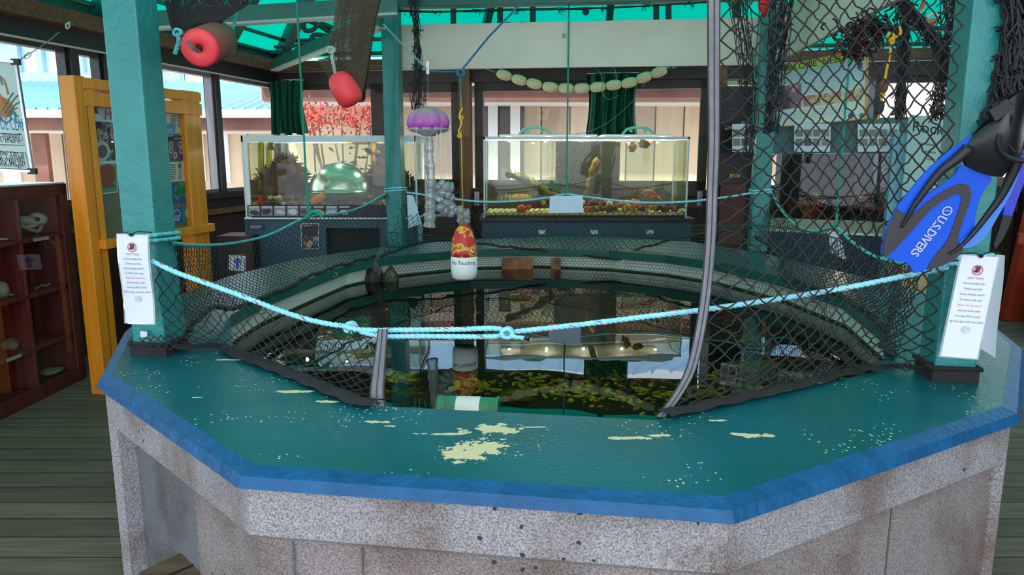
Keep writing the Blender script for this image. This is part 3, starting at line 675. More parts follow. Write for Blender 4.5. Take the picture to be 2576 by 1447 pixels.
def ex(mb):
    knot(mb, at(882, 824, 2.2), .014, 1); knot(mb, at(1276, 838, 2.14), .014, 3); rope_geo(mb, loopu, .0085, fleck=FK, seed=5); rope_geo(mb, loopl, .0085, fleck=FK, seed=6); rope_geo(mb, fright, .0088, fleck=FK, seed=7)
    rope_geo(mb, [at(1284, 846, 2.13), at(1310, 850, 2.13), at(1335, 852, 2.13)], .007); mb.use(BLACKP); mb.tube([at(1321, 846, 2.12), at(1333, 852, 2.12)], .010, 8)
ropeobj('barrier_rope', 'pale blue barrier rope with red flecks, knotted into a double loop across the front', front, .0088, ROPEB, FK, extra=ex)
def ring(px, py, p, m, label, turns=2, r=.0075, w=PW):
    mb = MB(m); z = p.z
    for k in range(turns):
        zz = V((0, 0, -k * .018)); h = w / 2 + r
        rope_geo(mb, [V((p.x, p.y, 0)) + UX * a * h + UY * b * h + V((0, 0, z + c)) + zz for a, b, c in ((-1, -1, -.004), (1, -1, .006), (1, 1, 0), (-1, 1, 0), (-1, -1, -.004))], r)
    return tag(mb.obj('rope_lashing'), label, 'rope lashing', 'rope lashings round the posts')
def zat(px, py, p): return at(px, py, p.y).z
ring(0, 0, V((pFL.x, pFL.y, zat(360, 590, pFL))), ROPET, 'turquoise rope wrapped round the left near post above the notice')
ring(0, 0, V((pFR.x, pFR.y, zat(2450, 640, pFR))), ROPEB, 'pale blue rope wrapped round the right near post below the fins')
ring(0, 0, V((pBL.x, pBL.y, zat(1000, 473, pBL))), ROPEB, 'pale blue rope wrapped round the far left post', r=.006)
ring(0, 0, V((pBR.x, pBR.y, zat(1912, 478, pBR))), ROPEB, 'pale blue rope wrapped round the far right post behind the net', r=.006)
def side(pts, a, b):
    out = []
    for x, y, t in pts:
        d = lerp(a.y, b.y, t); out.append(at(x, y, d))
    return smooth(out, 5)
leftr = side([(437, 612, 0), (480, 617, .12), (530, 617, .25), (600, 610, .4), (680, 590, .52), (775, 546, .64), (860, 536, .78), (920, 516, .88), (980, 480, 1)], pFL, pBL)
backr = side([(1022, 484, 0), (1080, 492, .08), (1200, 507, .2), (1300, 506, .32), (1380, 497, .42), (1425, 489, .47), (1480, 496, .53), (1600, 509, .66), (1720, 508, .8), (1820, 497, .9), (1890, 486, 1)], pBL, pBR)
rightr = side([(1940, 482, 0), (1960, 520, .05), (2000, 565, .15), (2050, 582, .28), (2100, 572, .40), (2140, 606, .5), (2190, 640, .62), (2250, 658, .76), (2320, 672, .92)], pBR, pFR)
ropeobj('net_rope', 'turquoise rope sagging along the left side of the tank from post to post', leftr, .0075, ROPET)
ropeobj('net_rope', 'pale blue rope strung across the far side before the middle aquarium', backr, .008, ROPEB)
ropeobj('net_rope', 'turquoise rope sagging down the right side of the tank behind the big net', rightr, .0075, ROPET)
def hang(px, y0, y1, d, label, fuzz=False, dx=0):
    a, b = at(px + dx, y0, d), at(px, y1, d); a.x = b.x + dx * d / FPX; a.y = b.y
    def e(mb):
        rope_geo(mb, [b + V((.006, 0, .10)), b + V((.004, 0, .0))], .006); knot(mb, b, .011, 4)
        if fuzz:
            mb.tube(smooth([b, b + V((.03, -.01, .03)), b + V((.07, -.01, .02)), b + V((.085, -.01, -.005))], 4), .012, 6)
    return ropeobj('hanging_rope', label, [a, lerp(a, b, .5), b], .0065, ROPEG, extra=e)
hang(775, -80, 545, leftr[25].y, 'sea green rope hanging from the roof in front of the domed aquarium', True, -2)
hang(1425, -70, 488, backr[24].y, 'sea green rope hanging over the white board in front of the middle aquarium')
hang(2102, -80, 570, 4.0, 'sea green rope hanging behind the big black net on the right', dx=3)
ropeobj('green_cord', 'thin green cord running down the far left post', [at(1004, -60, 5.4), at(990, 160, 5.4), at(983, 330, 5.4), at(972, 480, 5.4)], .006, ROPEG)
ropeobj('green_cord', 'thin green cord running down the far right post behind the net', [at(1918, -60, 5.1), at(1898, 180, 5.1), at(1892, 380, 5.1), at(1902, 470, 5.1)], .006, ROPEG)
# blue line from header to cleat and back to post
cl = at(1076, 178, 5.2)
mb = MB(METAL); mb.box(cl + V((0, 0, .02)), (.02, .01, .085)); tag(mb.obj('steel_cleat'), 'small steel bracket under the left end of the white board', 'bracket')
dpts = [at(1312, 8, 5.0), at(1230, 92, 5.05), at(1165, 172, 5.1)]
ropeobj('pulley_line', 'denim blue line slanting from the header down to the yellow buoy cord', dpts, .0075, ROPED, extra=lambda mb: (knot(mb, at(1160, 184, 5.1), .02, 8), rope_geo(mb, [at(1162, 180, 5.1), at(1120, 181, 5.15), at(1080, 180, 5.2)], .006), rope_geo(mb, [at(1160, 186, 5.1), at(1158, 208, 5.1)], .006)))
ropeobj('tie_line', 'light blue line slanting from the brown mesh bag to the bracket', [at(965, 62, 4.6), at(1010, 110, 4.9), at(1072, 172, 5.18)], .006, ROPEB)

# ================================================================== NETS AND STRAPS
def iy(k, z=RIM): return V((*INN[k], z))
RF = RIM + .006
# small-mesh panel at the front left
bl_bot = [V((pFL.x + .05, pFL.y - .02, RF + .01)), V((-1.02, 2.50, RF)), V((-.97, 2.45, RF)), V((-.69, 2.19, RF)), V((-.42, 1.925, RF)), V((-.36, 1.91, RF))]
bl_top = front[:] + loopl[1:6]
strap_l = smooth([at(963, 828, 2.13), at(958, 880, 2.08), at(952, 940, 2.0), at(948, 990, 1.95), at(952, 1024, 1.905)], 4)
mb = MB(NETD)
f1 = cache(ruled(bl_top, bl_bot, sag=.10)); net(mb, f1, 38, 14, .0021, .16, .12, 11)
net(mb, cache(ruled([at(350, 850, 2.36), at(440, 838, 2.40)], [at(345, 884, 2.33), at(450, 880, 2.38)])), 10, 4, .0021, .2, .1, 5)
tag(mb.obj('barrier_net'), 'black diamond net hanging from the rope at the front left of the tank', 'net')
mb = MB(HEM); f = smooth(bl_bot, 6); mb.grid(lambda u, v: poly_at(f, u) + V((-.018 + .036 * v, -.03 + .045 * v, .004 + .012 * math.sin(3.14 * v) + .003 * math.sin(u * 60))), 60, 4)
tag(mb.obj('net_hem'), 'charcoal cloth hem holding the front left net to the rim', 'fabric band')
def strap(name, label, pts, w, nv=3, side_=V((1, -.1, 0))):
    mb = MB(STRAPC); pts = [V(p) for p in pts]; n = len(pts) - 1
    def f(u, v):
        p = poly_at(pts, u); wv = lerp(w[0], w[1], u); return p + side_.normalized() * (v - .5) * wv + V((0, -.004 * math.sin(3.14 * v), 0))
    for v0, v1, m in ((0, .12, STRAPE), (.12, .88, STRAPC), (.88, 1, STRAPE)):
        mb.use(m); mb.grid(lambda u, v: f(u, lerp(v0, v1, v)), n * 3, 4); mb.grid(lambda u, v: f(u, lerp(v0, v1, v)) + V((0, .004, 0)), n * 3, 4)
    mb.use(STRAPE)
    for v in (.47, .53): mb.tube([f(i / 40, v) + V((0, -.0012, 0)) for i in range(41)], .0007, 4)
    return tag(mb.obj(name), label, 'strap')
strap('end_strap', 'short dark grey strap finishing the front left net at the loop', strap_l, (.030, .044))
RS = smooth([at(1796, -60, 2.16), at(1796, 80, 2.15), at(1796, 220, 2.14), at(1796, 360, 2.13), at(1792, 480, 2.12), at(1788, 600, 2.10), at(1778, 720, 2.08), at(1762, 830, 2.02), at(1738, 930, 1.95), at(1700, 1000, 1.88), at(1662, 1048, 1.815)], 4)
strap('edge_strap', 'long light grey webbing strap dropping from the roof and curving to the rim', RS, (.037, .026))
# big net on the front right
rt_top = [at(1812, -60, 2.15), at(2100, -80, 2.12), at(2440, -90, 2.08)]
rt_bot = [at(1668, 1046, 1.815), V((.78, 2.03, RF)), V((1.14, 2.24, RF)), V((pFR.x - .05, pFR.y - .02, RF + .01))]
rt_right = smooth([at(2440, -90, 2.08), at(2408, 180, 2.08), at(2395, 420, 2.07), at(2380, 640, 2.06), at(2352, 820, 2.06), V((pFR.x - .05, pFR.y - .02, RF + .01))], 4)
rt_left = [p + V((.02, .004, 0)) for p in RS]
f2 = coons(rt_top, rt_bot, rt_left, rt_right)
def warp(u, v): return f2(min(1, u ** (1 - .28 * math.sin(math.pi * v))), v)
mb = MB(NETD); net(mb, cache(warp), 28, 46, .0028, .15, .15, 21)
tag(mb.obj('draped_net'), 'coarse dark net draped from the roof over the front right of the tank', 'net')
mb = MB(HEM); f = smooth(rt_bot, 6); mb.grid(lambda u, v: poly_at(f, u) + V((.02 - .04 * v, -.02 + .035 * v, .004 + .012 * math.sin(3.14 * v) + .003 * math.sin(u * 50))), 60, 4); mb.obj
tag(mb.obj('net_hem'), 'black rolled hem of the big net lying along the right front rim', 'fabric band')
# left side, back, right side nets
lb = [V((-1.19, 2.62, RF + .03)), V((-1.21, 2.9, RF + .05)), V((-1.2, 3.2, RF)), V((-1.14, 3.9, RF)), V((-1.08, 4.3, RF)), V((-1.0, 4.6, RF)), V((-.9, 4.83, RF))]
mb = MB(NETC); net(mb, cache(ruled(leftr, lb, sag=.08)), 110, 22, .0018, .12, .1, 31)
tag(mb.obj('barrier_net'), 'black diamond net along the left side of the tank below the turquoise rope', 'net')
mb = MB(NETC); rnd = random.Random(3); f = smooth(lb, 8); mb.tube([p + V((rnd.uniform(-.01, .01), rnd.uniform(-.01, .01), rnd.uniform(-.004, .012))) for p in f], .010, 6); tag(mb.obj('net_hem'), 'bunched black foot of the left net along the inner lip', 'fabric band')
bb = [V((-.88, 4.86, RF)), at(1100, 604, 5.3), at(1240, 618, 5.3), at(1380, 632, 5.35), at(1550, 652, 5.2), at(1620, 622, 5.25), at(1750, 590, 5.2), at(1890, 575, 5.1)]
mb = MB(NETC); net(mb, cache(ruled(backr, bb, sag=.05)), 124, 16, .0019, .12, .1, 41)
tag(mb.obj('barrier_net'), 'black diamond net across the far side of the tank below the pale blue rope', 'net')
mb = MB(NETC); f = smooth(bb, 6); mb.tube([p + V((rnd.uniform(-.008, .008), 0, rnd.uniform(-.006, .008))) for p in f], .009, 6); tag(mb.obj('net_hem'), 'bunched black foot of the far net rising to the right', 'fabric band')
rb = [at(1905, 600, 5.0), at(1960, 640, 4.5), V((1.52, 4.02, RF)), V((1.57, 3.45, RF)), V((1.45, 2.77, RF)), V((1.30, 2.5, RF)), V((1.28, 2.36, RF + .01))]
mb = MB(NETC); net(mb, cache(ruled(rightr, rb, sag=.06)), 110, 22, .0021, .14, .12, 51)
tag(mb.obj('barrier_net'), 'black diamond net along the right side of the tank below the turquoise rope', 'net')
mb = MB(NETC); f = smooth(rb, 6); mb.tube([p + V((rnd.uniform(-.01, .01), 0, rnd.uniform(-.004, .012))) for p in f], .012, 6); tag(mb.obj('net_hem'), 'bunched black foot of the right side net along the inner lip', 'fabric band')
# green hexagon mesh fence inside the far wall
hx = [iy(12), iy(11), iy(10), iy(9), iy(8), iy(7), iy(6), iy(5), iy(4)]; hx = [p + (V((.2, 3.8, RIM)) - p).normalized() * .04 for p in hx]
ht = [V((p.x, p.y, at(0, yy, p.y).z)) for p, yy in zip(hx, (583, 592, 602, 592, 572, 568, 566, 570, 600))]
hb = [V((p.x, p.y, WZ + .012)) for p in hx]
mb = MB(HEXC); fh = ruled(ht, hb); hexnet(mb, cache(fh), 132, 15, .0016); mb.tube(smooth(ht, 4), .003, 5)
tag(mb.obj('hexagon_mesh'), 'green plastic hexagon mesh standing inside the far wall of the tank', 'mesh fence')
# hanging bundles of net
def bundle(label, pts, w, seed, n=22, r=.0028):
    rnd = random.Random(seed); mb = MB(NETC); P_ = [V(p) for p in pts]
    for k in range(n):
        a = rnd.uniform(0, 6.28); q = rnd.random() ** .5; line = []
        for i in range(16):
            t = i / 15; ww = (w(t) if callable(w) else w) * q; line.append(poly_at(P_, t) + V((math.cos(a + t * 2) * ww, math.sin(a + t * 2) * ww * .6, 0)) + V((rnd.uniform(-1, 1), rnd.uniform(-1, 1), rnd.uniform(-.5, .5))) * .012)
        mb.tube(line, r, 4, caps=False)
        for i in range(0, 15, 2):
            s = line[i]; mb.tube([s, s + V((rnd.uniform(-.03, .03), rnd.uniform(-.02, .02), rnd.uniform(-.04, .02)))], r, 4, caps=False)
    return tag(mb.obj('net_bundle'), label, 'net', 'gathered bundles of black net')
bundle('gathered black net hanging beside the far left post with a knot in the middle', [at(1035, -60, 5.3), at(1048, 60, 5.3), at(1052, 145, 5.3), at(1054, 200, 5.3), at(1052, 275, 5.3)], lambda t: .055 - .035 * math.sin(3.14 * min(1, t * 1.1)) + .02 * max(0, t - .6), 3)
bundle('gathered black net hanging in front of the far right post', [at(1850, -60, 4.6), at(1870, 100, 4.6), at(1890, 300, 4.6), at(1880, 420, 4.6)], lambda t: .07 - .04 * t, 4, 16)
bundle('dense black net hanging right of the far right post to the exhibit poster', [at(1975, -40, 4.4), at(1962, 80, 4.4), at(1948, 220, 4.4), at(1938, 335, 4.4)], lambda t: .075 - .03 * t, 5, 34)
bundle('long black net hank hanging in front of the right far window', [at(2272, -60, 4.0), at(2270, 60, 4.0), at(2268, 180, 4.0), at(2262, 300, 4.0)], .035, 6, 30)
bundle('tangled black net hanging against the left face of the right near post', [at(2405, -60, 2.5), at(2400, 60, 2.5), at(2388, 180, 2.5), at(2376, 300, 2.5)], .045, 7, 34, .002)
bundle('thick black net mass hanging at the right edge behind the swim fins', [at(2610, -60, 2.1), at(2590, 80, 2.1), at(2560, 220, 2.1), at(2530, 330, 2.1), at(2505, 400, 2.1)], lambda t: .085 - .03 * t, 8, 110, .0035)
bundle('black net scraps swagged along the far header beam', [at(1000, 26, 5.3), at(1100, 30, 5.3), at(1300, 24, 5.25), at(1480, 22, 5.2), at(1640, 14, 5.15), at(1790, 6, 5.1)], .035, 9, 12, .0022)
bundle('dark diagonal hank of net above the yellow float line', [at(2230, -40, 3.2), at(2300, 40, 3.2), at(2360, 110, 3.2), at(2400, 170, 3.2)], .03, 10, 46, .003)
# clumps of dried weed and claws caught up in the net, top right
WEED = mottled('dark_red_weed', ((0, (30, 26, 28)), (.5, (70, 20, 30)), (.62, (36, 32, 34))), 20, .8)
def clump(name, label, c, s, mat, n, seed, cat, r=.004):
    rnd = random.Random(seed); mb = MB(mat)
    for k in range(n):
        p = V(c) + V((rnd.gauss(0, s[0]), rnd.gauss(0, s[1]), rnd.gauss(0, s[2]))) * .5; q = [p]
        for i in range(4): q.append(q[-1] + V((rnd.uniform(-1, 1), rnd.uniform(-1, 1), rnd.uniform(-1, .8))) * .022)
        mb.tube(smooth(q, 2), r, 4)
    return tag(mb.obj(name), label, cat)
clump('weed_clump', 'dark red and black tangled weed caught in the net at top right', at(2180, 80, 3.3), (.13, .06, .07), WEED, 130, 4, 'dried weed', .004)
clump('weed_clump', 'small dark clump of weed at the corner of the exhibit poster', at(2150, 125, 3.3), (.04, .03, .05), WEED, 40, 5, 'dried weed', .004)
CLAW = M('pale_shell', (190, 200, 185), .6, var=.2, vs=20)
mb = MB(CLAW); mb.tube(smooth([at(2330, 45, 3.2), at(2350, 34, 3.2), at(2362, 48, 3.2), at(2345, 58, 3.2)], 5), .007, 7); mb.use(M('orange_shell', (190, 90, 60), .6)); mb.tube(smooth([at(2318, 60, 3.2), at(2340, 55, 3.2), at(2358, 50, 3.2)], 4), .009, 7, rfun=lambda t: .004 + .008 * math.sin(3.14 * t)); tag(mb.obj('crab_claw'), 'pale and orange crab claw caught in the net right of the hank', 'crab claw')
mb = MB(M('orange_shell', (190, 90, 60), .6)); mb.tube(smooth([at(2326, 4, 3.2), at(2316, 22, 3.2), at(2300, 36, 3.2)], 4), .01, 7, rfun=lambda t: .012 - .009 * t); tag(mb.obj('crab_claw'), 'orange crab claw hanging at the top right of the net', 'crab claw')
mb = MB(M('bright_red_cloth', (200, 24, 30), .6)); mb.blob(at(1921, 12, 4.0), (.03, .02, .05), .3, 5); tag(mb.obj('red_ornament'), 'bright red ornament at the top of the far right post', 'ornament')

# ================================================================== HANGING THINGS
# float string
FW = B_(1218, 208).y - .25
cents = [(1268, 189), (1306, 201), (1344, 211), (1384, 219), (1424, 222), (1464, 222), (1504, 219), (1544, 214), (1583, 208), (1620, 195), (1658, 181)]
wid = [20, 20, 20, 21, 20, 20, 20, 20.5, 20, 20, 20]
fd = lambda x: 6.95 - .158 * (x - 1268) / 1843 * 6.9
pf = None; fl0 = None
for i, (x, y) in enumerate(cents):
    a = cents[max(0, i - 1)]; b = cents[min(10, i + 1)]; c = at(x, y, fd(x)); ax = (at(*b, fd(b[0])) - at(*a, fd(a[0]))).normalized()
    if fl0 is None:
        t = thing('net_float', None, 'float'); L0 = .071; prof = [(.004, -L0), (.02, -L0 * .97), (.034, -L0 * .8), (.043, -L0 * .45), (.046, 0), (.043, L0 * .45), (.034, L0 * .8), (.02, L0 * .97), (.004, L0)]
        mb = MB(FLOAT); mb.lathe((0, 0, 0), prof, 20, (1, 0, 0)); o = mb.obj('foam_body', t); fl0 = (t, o)
        mb = MB(M('float_hole_dark', (70, 66, 58), .8)); mb.lathe((0, 0, 0), [(.007, -L0 - .001), (.007, L0 + .001)], 8, (1, 0, 0)); h = mb.obj('core_hole', t); fl0 = (t, o, h)
    else:
        t = fl0[0].copy(); COL.objects.link(t)
        for ch in fl0[1:]:
            q = ch.copy(); COL.objects.link(q); q.parent = t
    t.location = c; t.rotation_euler = (0, -math.atan2(ax.z, ax.x), math.atan2(ax.y, ax.x))
    t['group'] = 'cream floats threaded on one string'; t['category'] = 'float'
    w_ = ['leftmost cream float of the string, greenish on top', 'second cream float from the left end of the string', 'third cream float from the left end of the string', 'fourth cream float from the left, left of the green hanging rope', 'fifth cream float from the left, crossed by the green hanging rope', 'sixth cream float, the lowest in the middle of the string', 'seventh cream float from the left, in front of the curtain edge', 'eighth cream float, in the middle of the green curtain', 'third cream float from the right end of the string', 'second cream float from the right end, with faint dark print', 'rightmost cream float of the string, tied by green cord'][i]; t['label'] = w_
mb = MB(M('pale_green_cord', (150, 180, 150), .7)); mb.tube([at(x, y, fd(x)) for x, y in cents], .003, 5)
mb.tube(smooth([at(1250, 183, 6.97), at(1235, 178, 6.9), at(1215, 170, 6.9)], 4), .004, 5); mb.tube(smooth([at(1676, 174, 6.6), at(1700, 158, 6.6), at(1725, 150, 6.6), at(1776, 146, 6.6)], 4), .006, 5); mb.tube(smooth([at(1676, 172, 6.6), at(1690, 158, 6.6), at(1705, 164, 6.6), at(1690, 172, 6.6)], 4), .006, 5)
tag(mb.obj('float_string'), 'pale green cord threading the cream floats below the white board', 'cord')
# wires by the curtain
mb = MB(M('thin_wire', (150, 150, 140), .4, metal=.5)); mb.tube(smooth([at(1494, 162, 6.7), at(1506, 178, 6.7), at(1516, 200, 6.7), at(1515, 232, 6.6), at(1532, 250, 6.6), at(1556, 240, 6.6)], 5), .003, 4); mb.tube(smooth([at(1622, 210, 6.5), at(1600, 245, 6.5), at(1570, 275, 6.5), at(1538, 302, 6.5), at(1490, 328, 6.5), at(1425, 341, 6.5)], 5), .003, 4); mb.tube(smooth([at(1534, 178, 6.7), at(1546, 172, 6.7), at(1551, 200, 6.7)], 4), .003, 4)
tag(mb.obj('loose_wire'), 'thin loose wires curling in front of the middle green curtain', 'wire')

# the red and yellow buoy
BD = 3.78
bt, bbm = at(1165, 563, BD), at(1168, 702, BD); H = bt.z - bbm.z; rr = 33.5 / FPX * BD
t = thing('lobster_buoy', 'bullet-shaped buoy, flaking red and yellow above white, hanging over the water', 'buoy')
c0 = V((bbm.x, BD, bbm.z))
mb = MB(M('white_buoy_paint', (232, 236, 238), .45, var=.04, vs=20)); mb.lathe(c0, [(rr * .72, 0), (rr * .92, .012), (rr, .04), (rr * 1.0, H * .42)], 32); mb.obj('white_base', t)
MOT = mottled('flaking_buoy_paint', ((0, (196, 40, 52)), (.50, (214, 170, 44)), (.60, (196, 40, 52)), (.66, (236, 228, 214))), 19, .5)
mb = MB(MOT); mb.lathe(c0, [(rr * 1.0, H * .42), (rr * .99, H * .5), (rr * .94, H * .62), (rr * .84, H * .74), (rr * .66, H * .87), (rr * .45, H * .95), (rr * .2, H * .99), (.004, H)], 32); mb.obj('painted_nose', t, label='flaking red and yellow nose')
mb = MB(INK)
for txt, z, sz in (('No Touching', H * .29, .030), ('I', H * .21, .014)):
    vs, fs = glyphs(txt); x0 = (min(v[0] for v in vs) + max(v[0] for v in vs)) / 2
    mb.add([c0 + V((math.sin((v[0] - x0) * sz * .86 / rr) * (rr + .001), -math.cos((v[0] - x0) * sz * .86 / rr) * (rr + .001), z + v[1] * sz)) for v in vs], fs)
mb.obj('lettering', t)
mb = MB(ROPEO); mb.tube([bt - V((0, 0, .0)), at(1160, 330, BD + .0)], .0035, 6); mb.use(ROPEY); mb.tube(smooth([at(1160, 345, BD), at(1154, 330, BD), at(1161, 310, BD), at(1156, 290, BD), at(1163, 272, BD)], 4), .005, 6); knot(mb, at(1160, 296, BD), .008, 5); knot(mb, at(1156, 342, BD), .008, 6)
mb.use(M('clear_line', (190, 195, 190), .4)); mb.tube([at(1160, 270, BD), at(1159, 205, BD + .3)], .0015, 4); mb.obj('yellow_cord', t, label='thin yellow hanging cord'); settle(t)
# jellyfish ornament
JD = 4.3; jc = at(1078, 325, JD); jr = 54 / FPX * JD; jt = at(1078, 270, JD).z
t = thing('jellyfish_ornament', 'pink and purple papier-mache jellyfish with clear plastic tentacles hanging by the far post', 'ornament')
def pinkmat():
    m = M('pink_purple_bell', (186, 84, 186), .5, bump=.2, bs=30); N, L, b = nodes(m); tc = N.new('ShaderNodeTexCoord'); s = N.new('ShaderNodeSeparateXYZ'); L.new(tc.outputs['Object'], s.inputs[0])
    n = N.new('ShaderNodeTexNoise'); n.inputs['Scale'].default_value = 12; L.new(tc.outputs['Object'], n.inputs['Vector'])
    mr = N.new('ShaderNodeMapRange'); mr.inputs['From Min'].default_value = jc.z + .02; mr.inputs['From Max'].default_value = jt; L.new(s.outputs['Z'], mr.inputs['Value'])
    ad = N.new('ShaderNodeMath'); ad.operation = 'MULTIPLY'; L.new(mr.outputs[0], ad.inputs[0]); L.new(n.outputs['Fac'], ad.inputs[1])
    r = N.new('ShaderNodeValToRGB'); r.color_ramp.elements[0].color = lin((196, 84, 190)); r.color_ramp.elements[1].color = lin((186, 170, 160)); r.color_ramp.elements[1].position = .55; L.new(ad.outputs[0], r.inputs['Fac']); L.new(r.outputs['Color'], b.inputs['Base Color']); return m
hb_ = jt - jc.z
lob = lambda a, h: 1 - .13 * abs(math.cos(a * 4)) ** 6
mb = MB(pinkmat()); mb.lathe((jc.x, JD, jc.z), [(jr * .5, .012), (jr * .9, .0), (jr * 1.0, .025), (jr * .99, hb_ * .4), (jr * .86, hb_ * .68), (jr * .62, hb_ * .88), (jr * .3, hb_ * .98), (.01, hb_)], 64, lob=lob); o_ = mb.obj('bell', t)
PLAS = clear('clear_crinkled_plastic', (.93, .95, .97), 2.2, .08, 1.5, haze=.32, hazecol=(.85, .88, .92))
mb = MB(M('grey_white_skirt', (190, 195, 200), .6)); mb.lathe((jc.x, JD, jc.z - .03), [(.03, -.01), (jr * .35, 0), (jr * .8, .02), (jr * .97, .035)], 40, lob=lambda a, h: 1 + .07 * math.sin(a * 11) + .04 * math.sin(a * 5)); mb.obj('skirt', t)
rnd = random.Random(5)
for k, (x, ye) in enumerate(((1029, 470), (1040, 455), (1048, 440), (1058, 452), (1064, 430), (1098, 442), (1104, 430), (1110, 448), (1116, 462), (1122, 455), (1131, 455), (1034, 420))):
    d = JD + .1 * math.sin(k * 2.4); mb = MB(M('white_thread', (222, 226, 228), .5)); mb.tube(smooth([at(x, 312, d), at(x + rnd.uniform(-2, 2), 360, d), at(x + rnd.uniform(-2, 2), 420, d), at(x + rnd.uniform(-4, 4), ye, d)], 4), .0022, 4); mb.obj('tentacle', t)
mb = MB(PLAS); n0 = [at(1079, 318, JD), at(1080, 380, JD), at(1084, 450, JD), at(1083, 500, JD), at(1082, 540, JD), at(1080, 572, JD)]
mb.tube(smooth(n0, 10), .02, 12, rfun=lambda t_: .021 + .014 * t_ + .003 * math.sin(t_ * 47) + .002 * math.sin(t_ * 110)); mb.obj('oral_arm', t, label='long frosted plastic oral arm')
mb = MB(PLAS); rnd = random.Random(9)
for x, y in ((1100, 470), (1112, 462), (1122, 470), (1132, 471), (1112, 485), (1124, 490), (1134, 497), (1104, 500), (1116, 508), (1128, 512), (1108, 522), (1120, 530), (1136, 524), (1134, 536), (1148, 530), (1160, 530), (1160, 545), (1172, 540), (1174, 552), (1164, 556), (1100, 488)):
    mb.blob(at(x, y, JD + rnd.uniform(-.02, .02)), (.026, .016, .026), .28, x, 12, 8)
mb.obj('bubble_strip', t, label='crinkled bubbly plastic strip'); 
mb = MB(M('clear_line', (190, 195, 190), .4)); mb.tube([V((jc.x, JD, jt)), cl - V((0, .0, .02))], .0018, 4); mb.obj('hanging_line', t); settle(t)

# mesh bags and red floats
def meshbag(label, T, B, Lf, Rt, nu, nv, m, d2=.09, r=.0016, extra=None):
    mb = MB(m); f = cache(coons(T, B, Lf, Rt)); net(mb, f, nu, nv, r, .1, .02, 3)
    net(mb, cache(lambda u, v: coons(T, B, Lf, Rt)(1 - u, v) + V((.01, d2 * math.sin(3.14 * u), .006))), nu, nv, r, .1, .02, 8)
    if extra: extra(mb)
    return tag(mb.obj('mesh_bag'), label, 'mesh bag')
d1 = 2.7
meshbag('dark knotted mesh bag at top left holding the big red float', [at(405, -30, d1), at(520, -34, d1 - .05), at(625, -30, d1)], [at(446, 115, d1), at(470, 112, d1 - .05), at(508, 92, d1)], [at(405, -30, d1), at(428, 60, d1), at(446, 115, d1)], [at(625, -30, d1), at(618, 16, d1), at(560, 52, d1 - .04), at(508, 92, d1)], 56, 40, M('brown_black_mesh', (34, 34, 34), .7), r=.0024)
d2 = 3.3
meshbag('long brown mesh sleeve holding the slim red buoy', [at(853, -30, d2), at(900, -30, d2 - .04), at(960, -25, d2)], [at(880, 262, d2), at(900, 255, d2 - .03), at(912, 236, d2)], [at(853, -30, d2), at(838, 60, d2), at(822, 126, d2), at(832, 170, d2), at(850, 215, d2), at(880, 262, d2)], [at(960, -25, d2), at(942, 50, d2), at(930, 120, d2), at(922, 190, d2), at(912, 236, d2)], 46, 84, M('brown_mesh', (78, 66, 50), .7), r=.0018,
        extra=lambda mb: net(mb, ruled([at(826, 145, d2), at(865, 160, d2)], [at(800, 150, d2), at(832, 205, d2)]), 16, 18, .0018, .1, .02, 4))
FRED = M('red_float_plastic', (226, 58, 66), .5, var=.05, vs=8)
def redfloat(label, c0, c1, rad, seg=40, hole=.012, nose=None, name='red_float', mat2=None):
    t = thing(name, label, 'float'); c0 = V(c0); c1 = V(c1); ax = c1 - c0; LN = ax.length; mb = MB(FRED)
    prof = nose or [(hole, .03), (hole, .004), (hole * 1.5, 0), (rad * .82, .0), (rad * .95, .006), (rad, .02), (rad, LN - .02), (rad * .93, LN - .005), (rad * .8, LN), (.01, LN)]
    mb.lathe(c0, prof[:6] if mat2 else prof, seg, ax); mb.obj('float_body', t)
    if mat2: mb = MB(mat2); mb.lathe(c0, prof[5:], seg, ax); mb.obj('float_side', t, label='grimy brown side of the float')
   
    mb = MB(M('dark_hole', (60, 8, 12), .8)); mb.lathe(c0 + ax.normalized() * .0, [(hole, .005), (hole * .9, .03)], 16, ax); mb.obj('rope_hole', t)
    return t
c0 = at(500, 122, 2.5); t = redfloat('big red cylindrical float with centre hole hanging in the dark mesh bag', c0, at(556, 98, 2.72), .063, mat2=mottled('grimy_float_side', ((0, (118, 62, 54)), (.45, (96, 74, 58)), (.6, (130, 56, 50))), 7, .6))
mb = MB(M('grey_cord', (90, 100, 100), .7)); rope_geo(mb, smooth([at(472, 104, 2.48), at(482, 118, 2.46), at(500, 130, 2.49)], 4), .006); mb.obj('tie_cord', t); settle(t)
c0 = at(843, 184, 3.24); ax = at(892, 264, 3.26) - c0; LN = ax.length; r_ = .058
t = redfloat('slim red bullet-shaped buoy hanging in the brown mesh sleeve', c0, at(892, 264, 3.26), r_, nose=[(.009, .02), (.011, 0), (r_ * .42, .003), (r_ * .68, LN * .08), (r_ * .88, LN * .22), (r_ * .98, LN * .4), (r_, LN * .6), (r_ * .98, LN * .78), (r_ * .85, LN * .9), (r_ * .6, LN * .97), (.01, LN)])
settle(t)
ropeobj('short_rope_end', 'knotted pale green rope end sticking out of the dark mesh bag', smooth([at(447, 82, 2.6), at(450, 95, 2.6), at(448, 112, 2.6), at(440, 136, 2.6)], 4), .008, ROPET, extra=lambda mb: knot(mb, at(447, 82, 2.6), .011, 2))
ropeobj('bag_cord', 'thin pale cord running up behind the big red float', [at(604, -60, 2.8), at(596, 30, 2.8), at(590, 55, 2.8), at(587, 72, 2.8)], .006, ROPET)
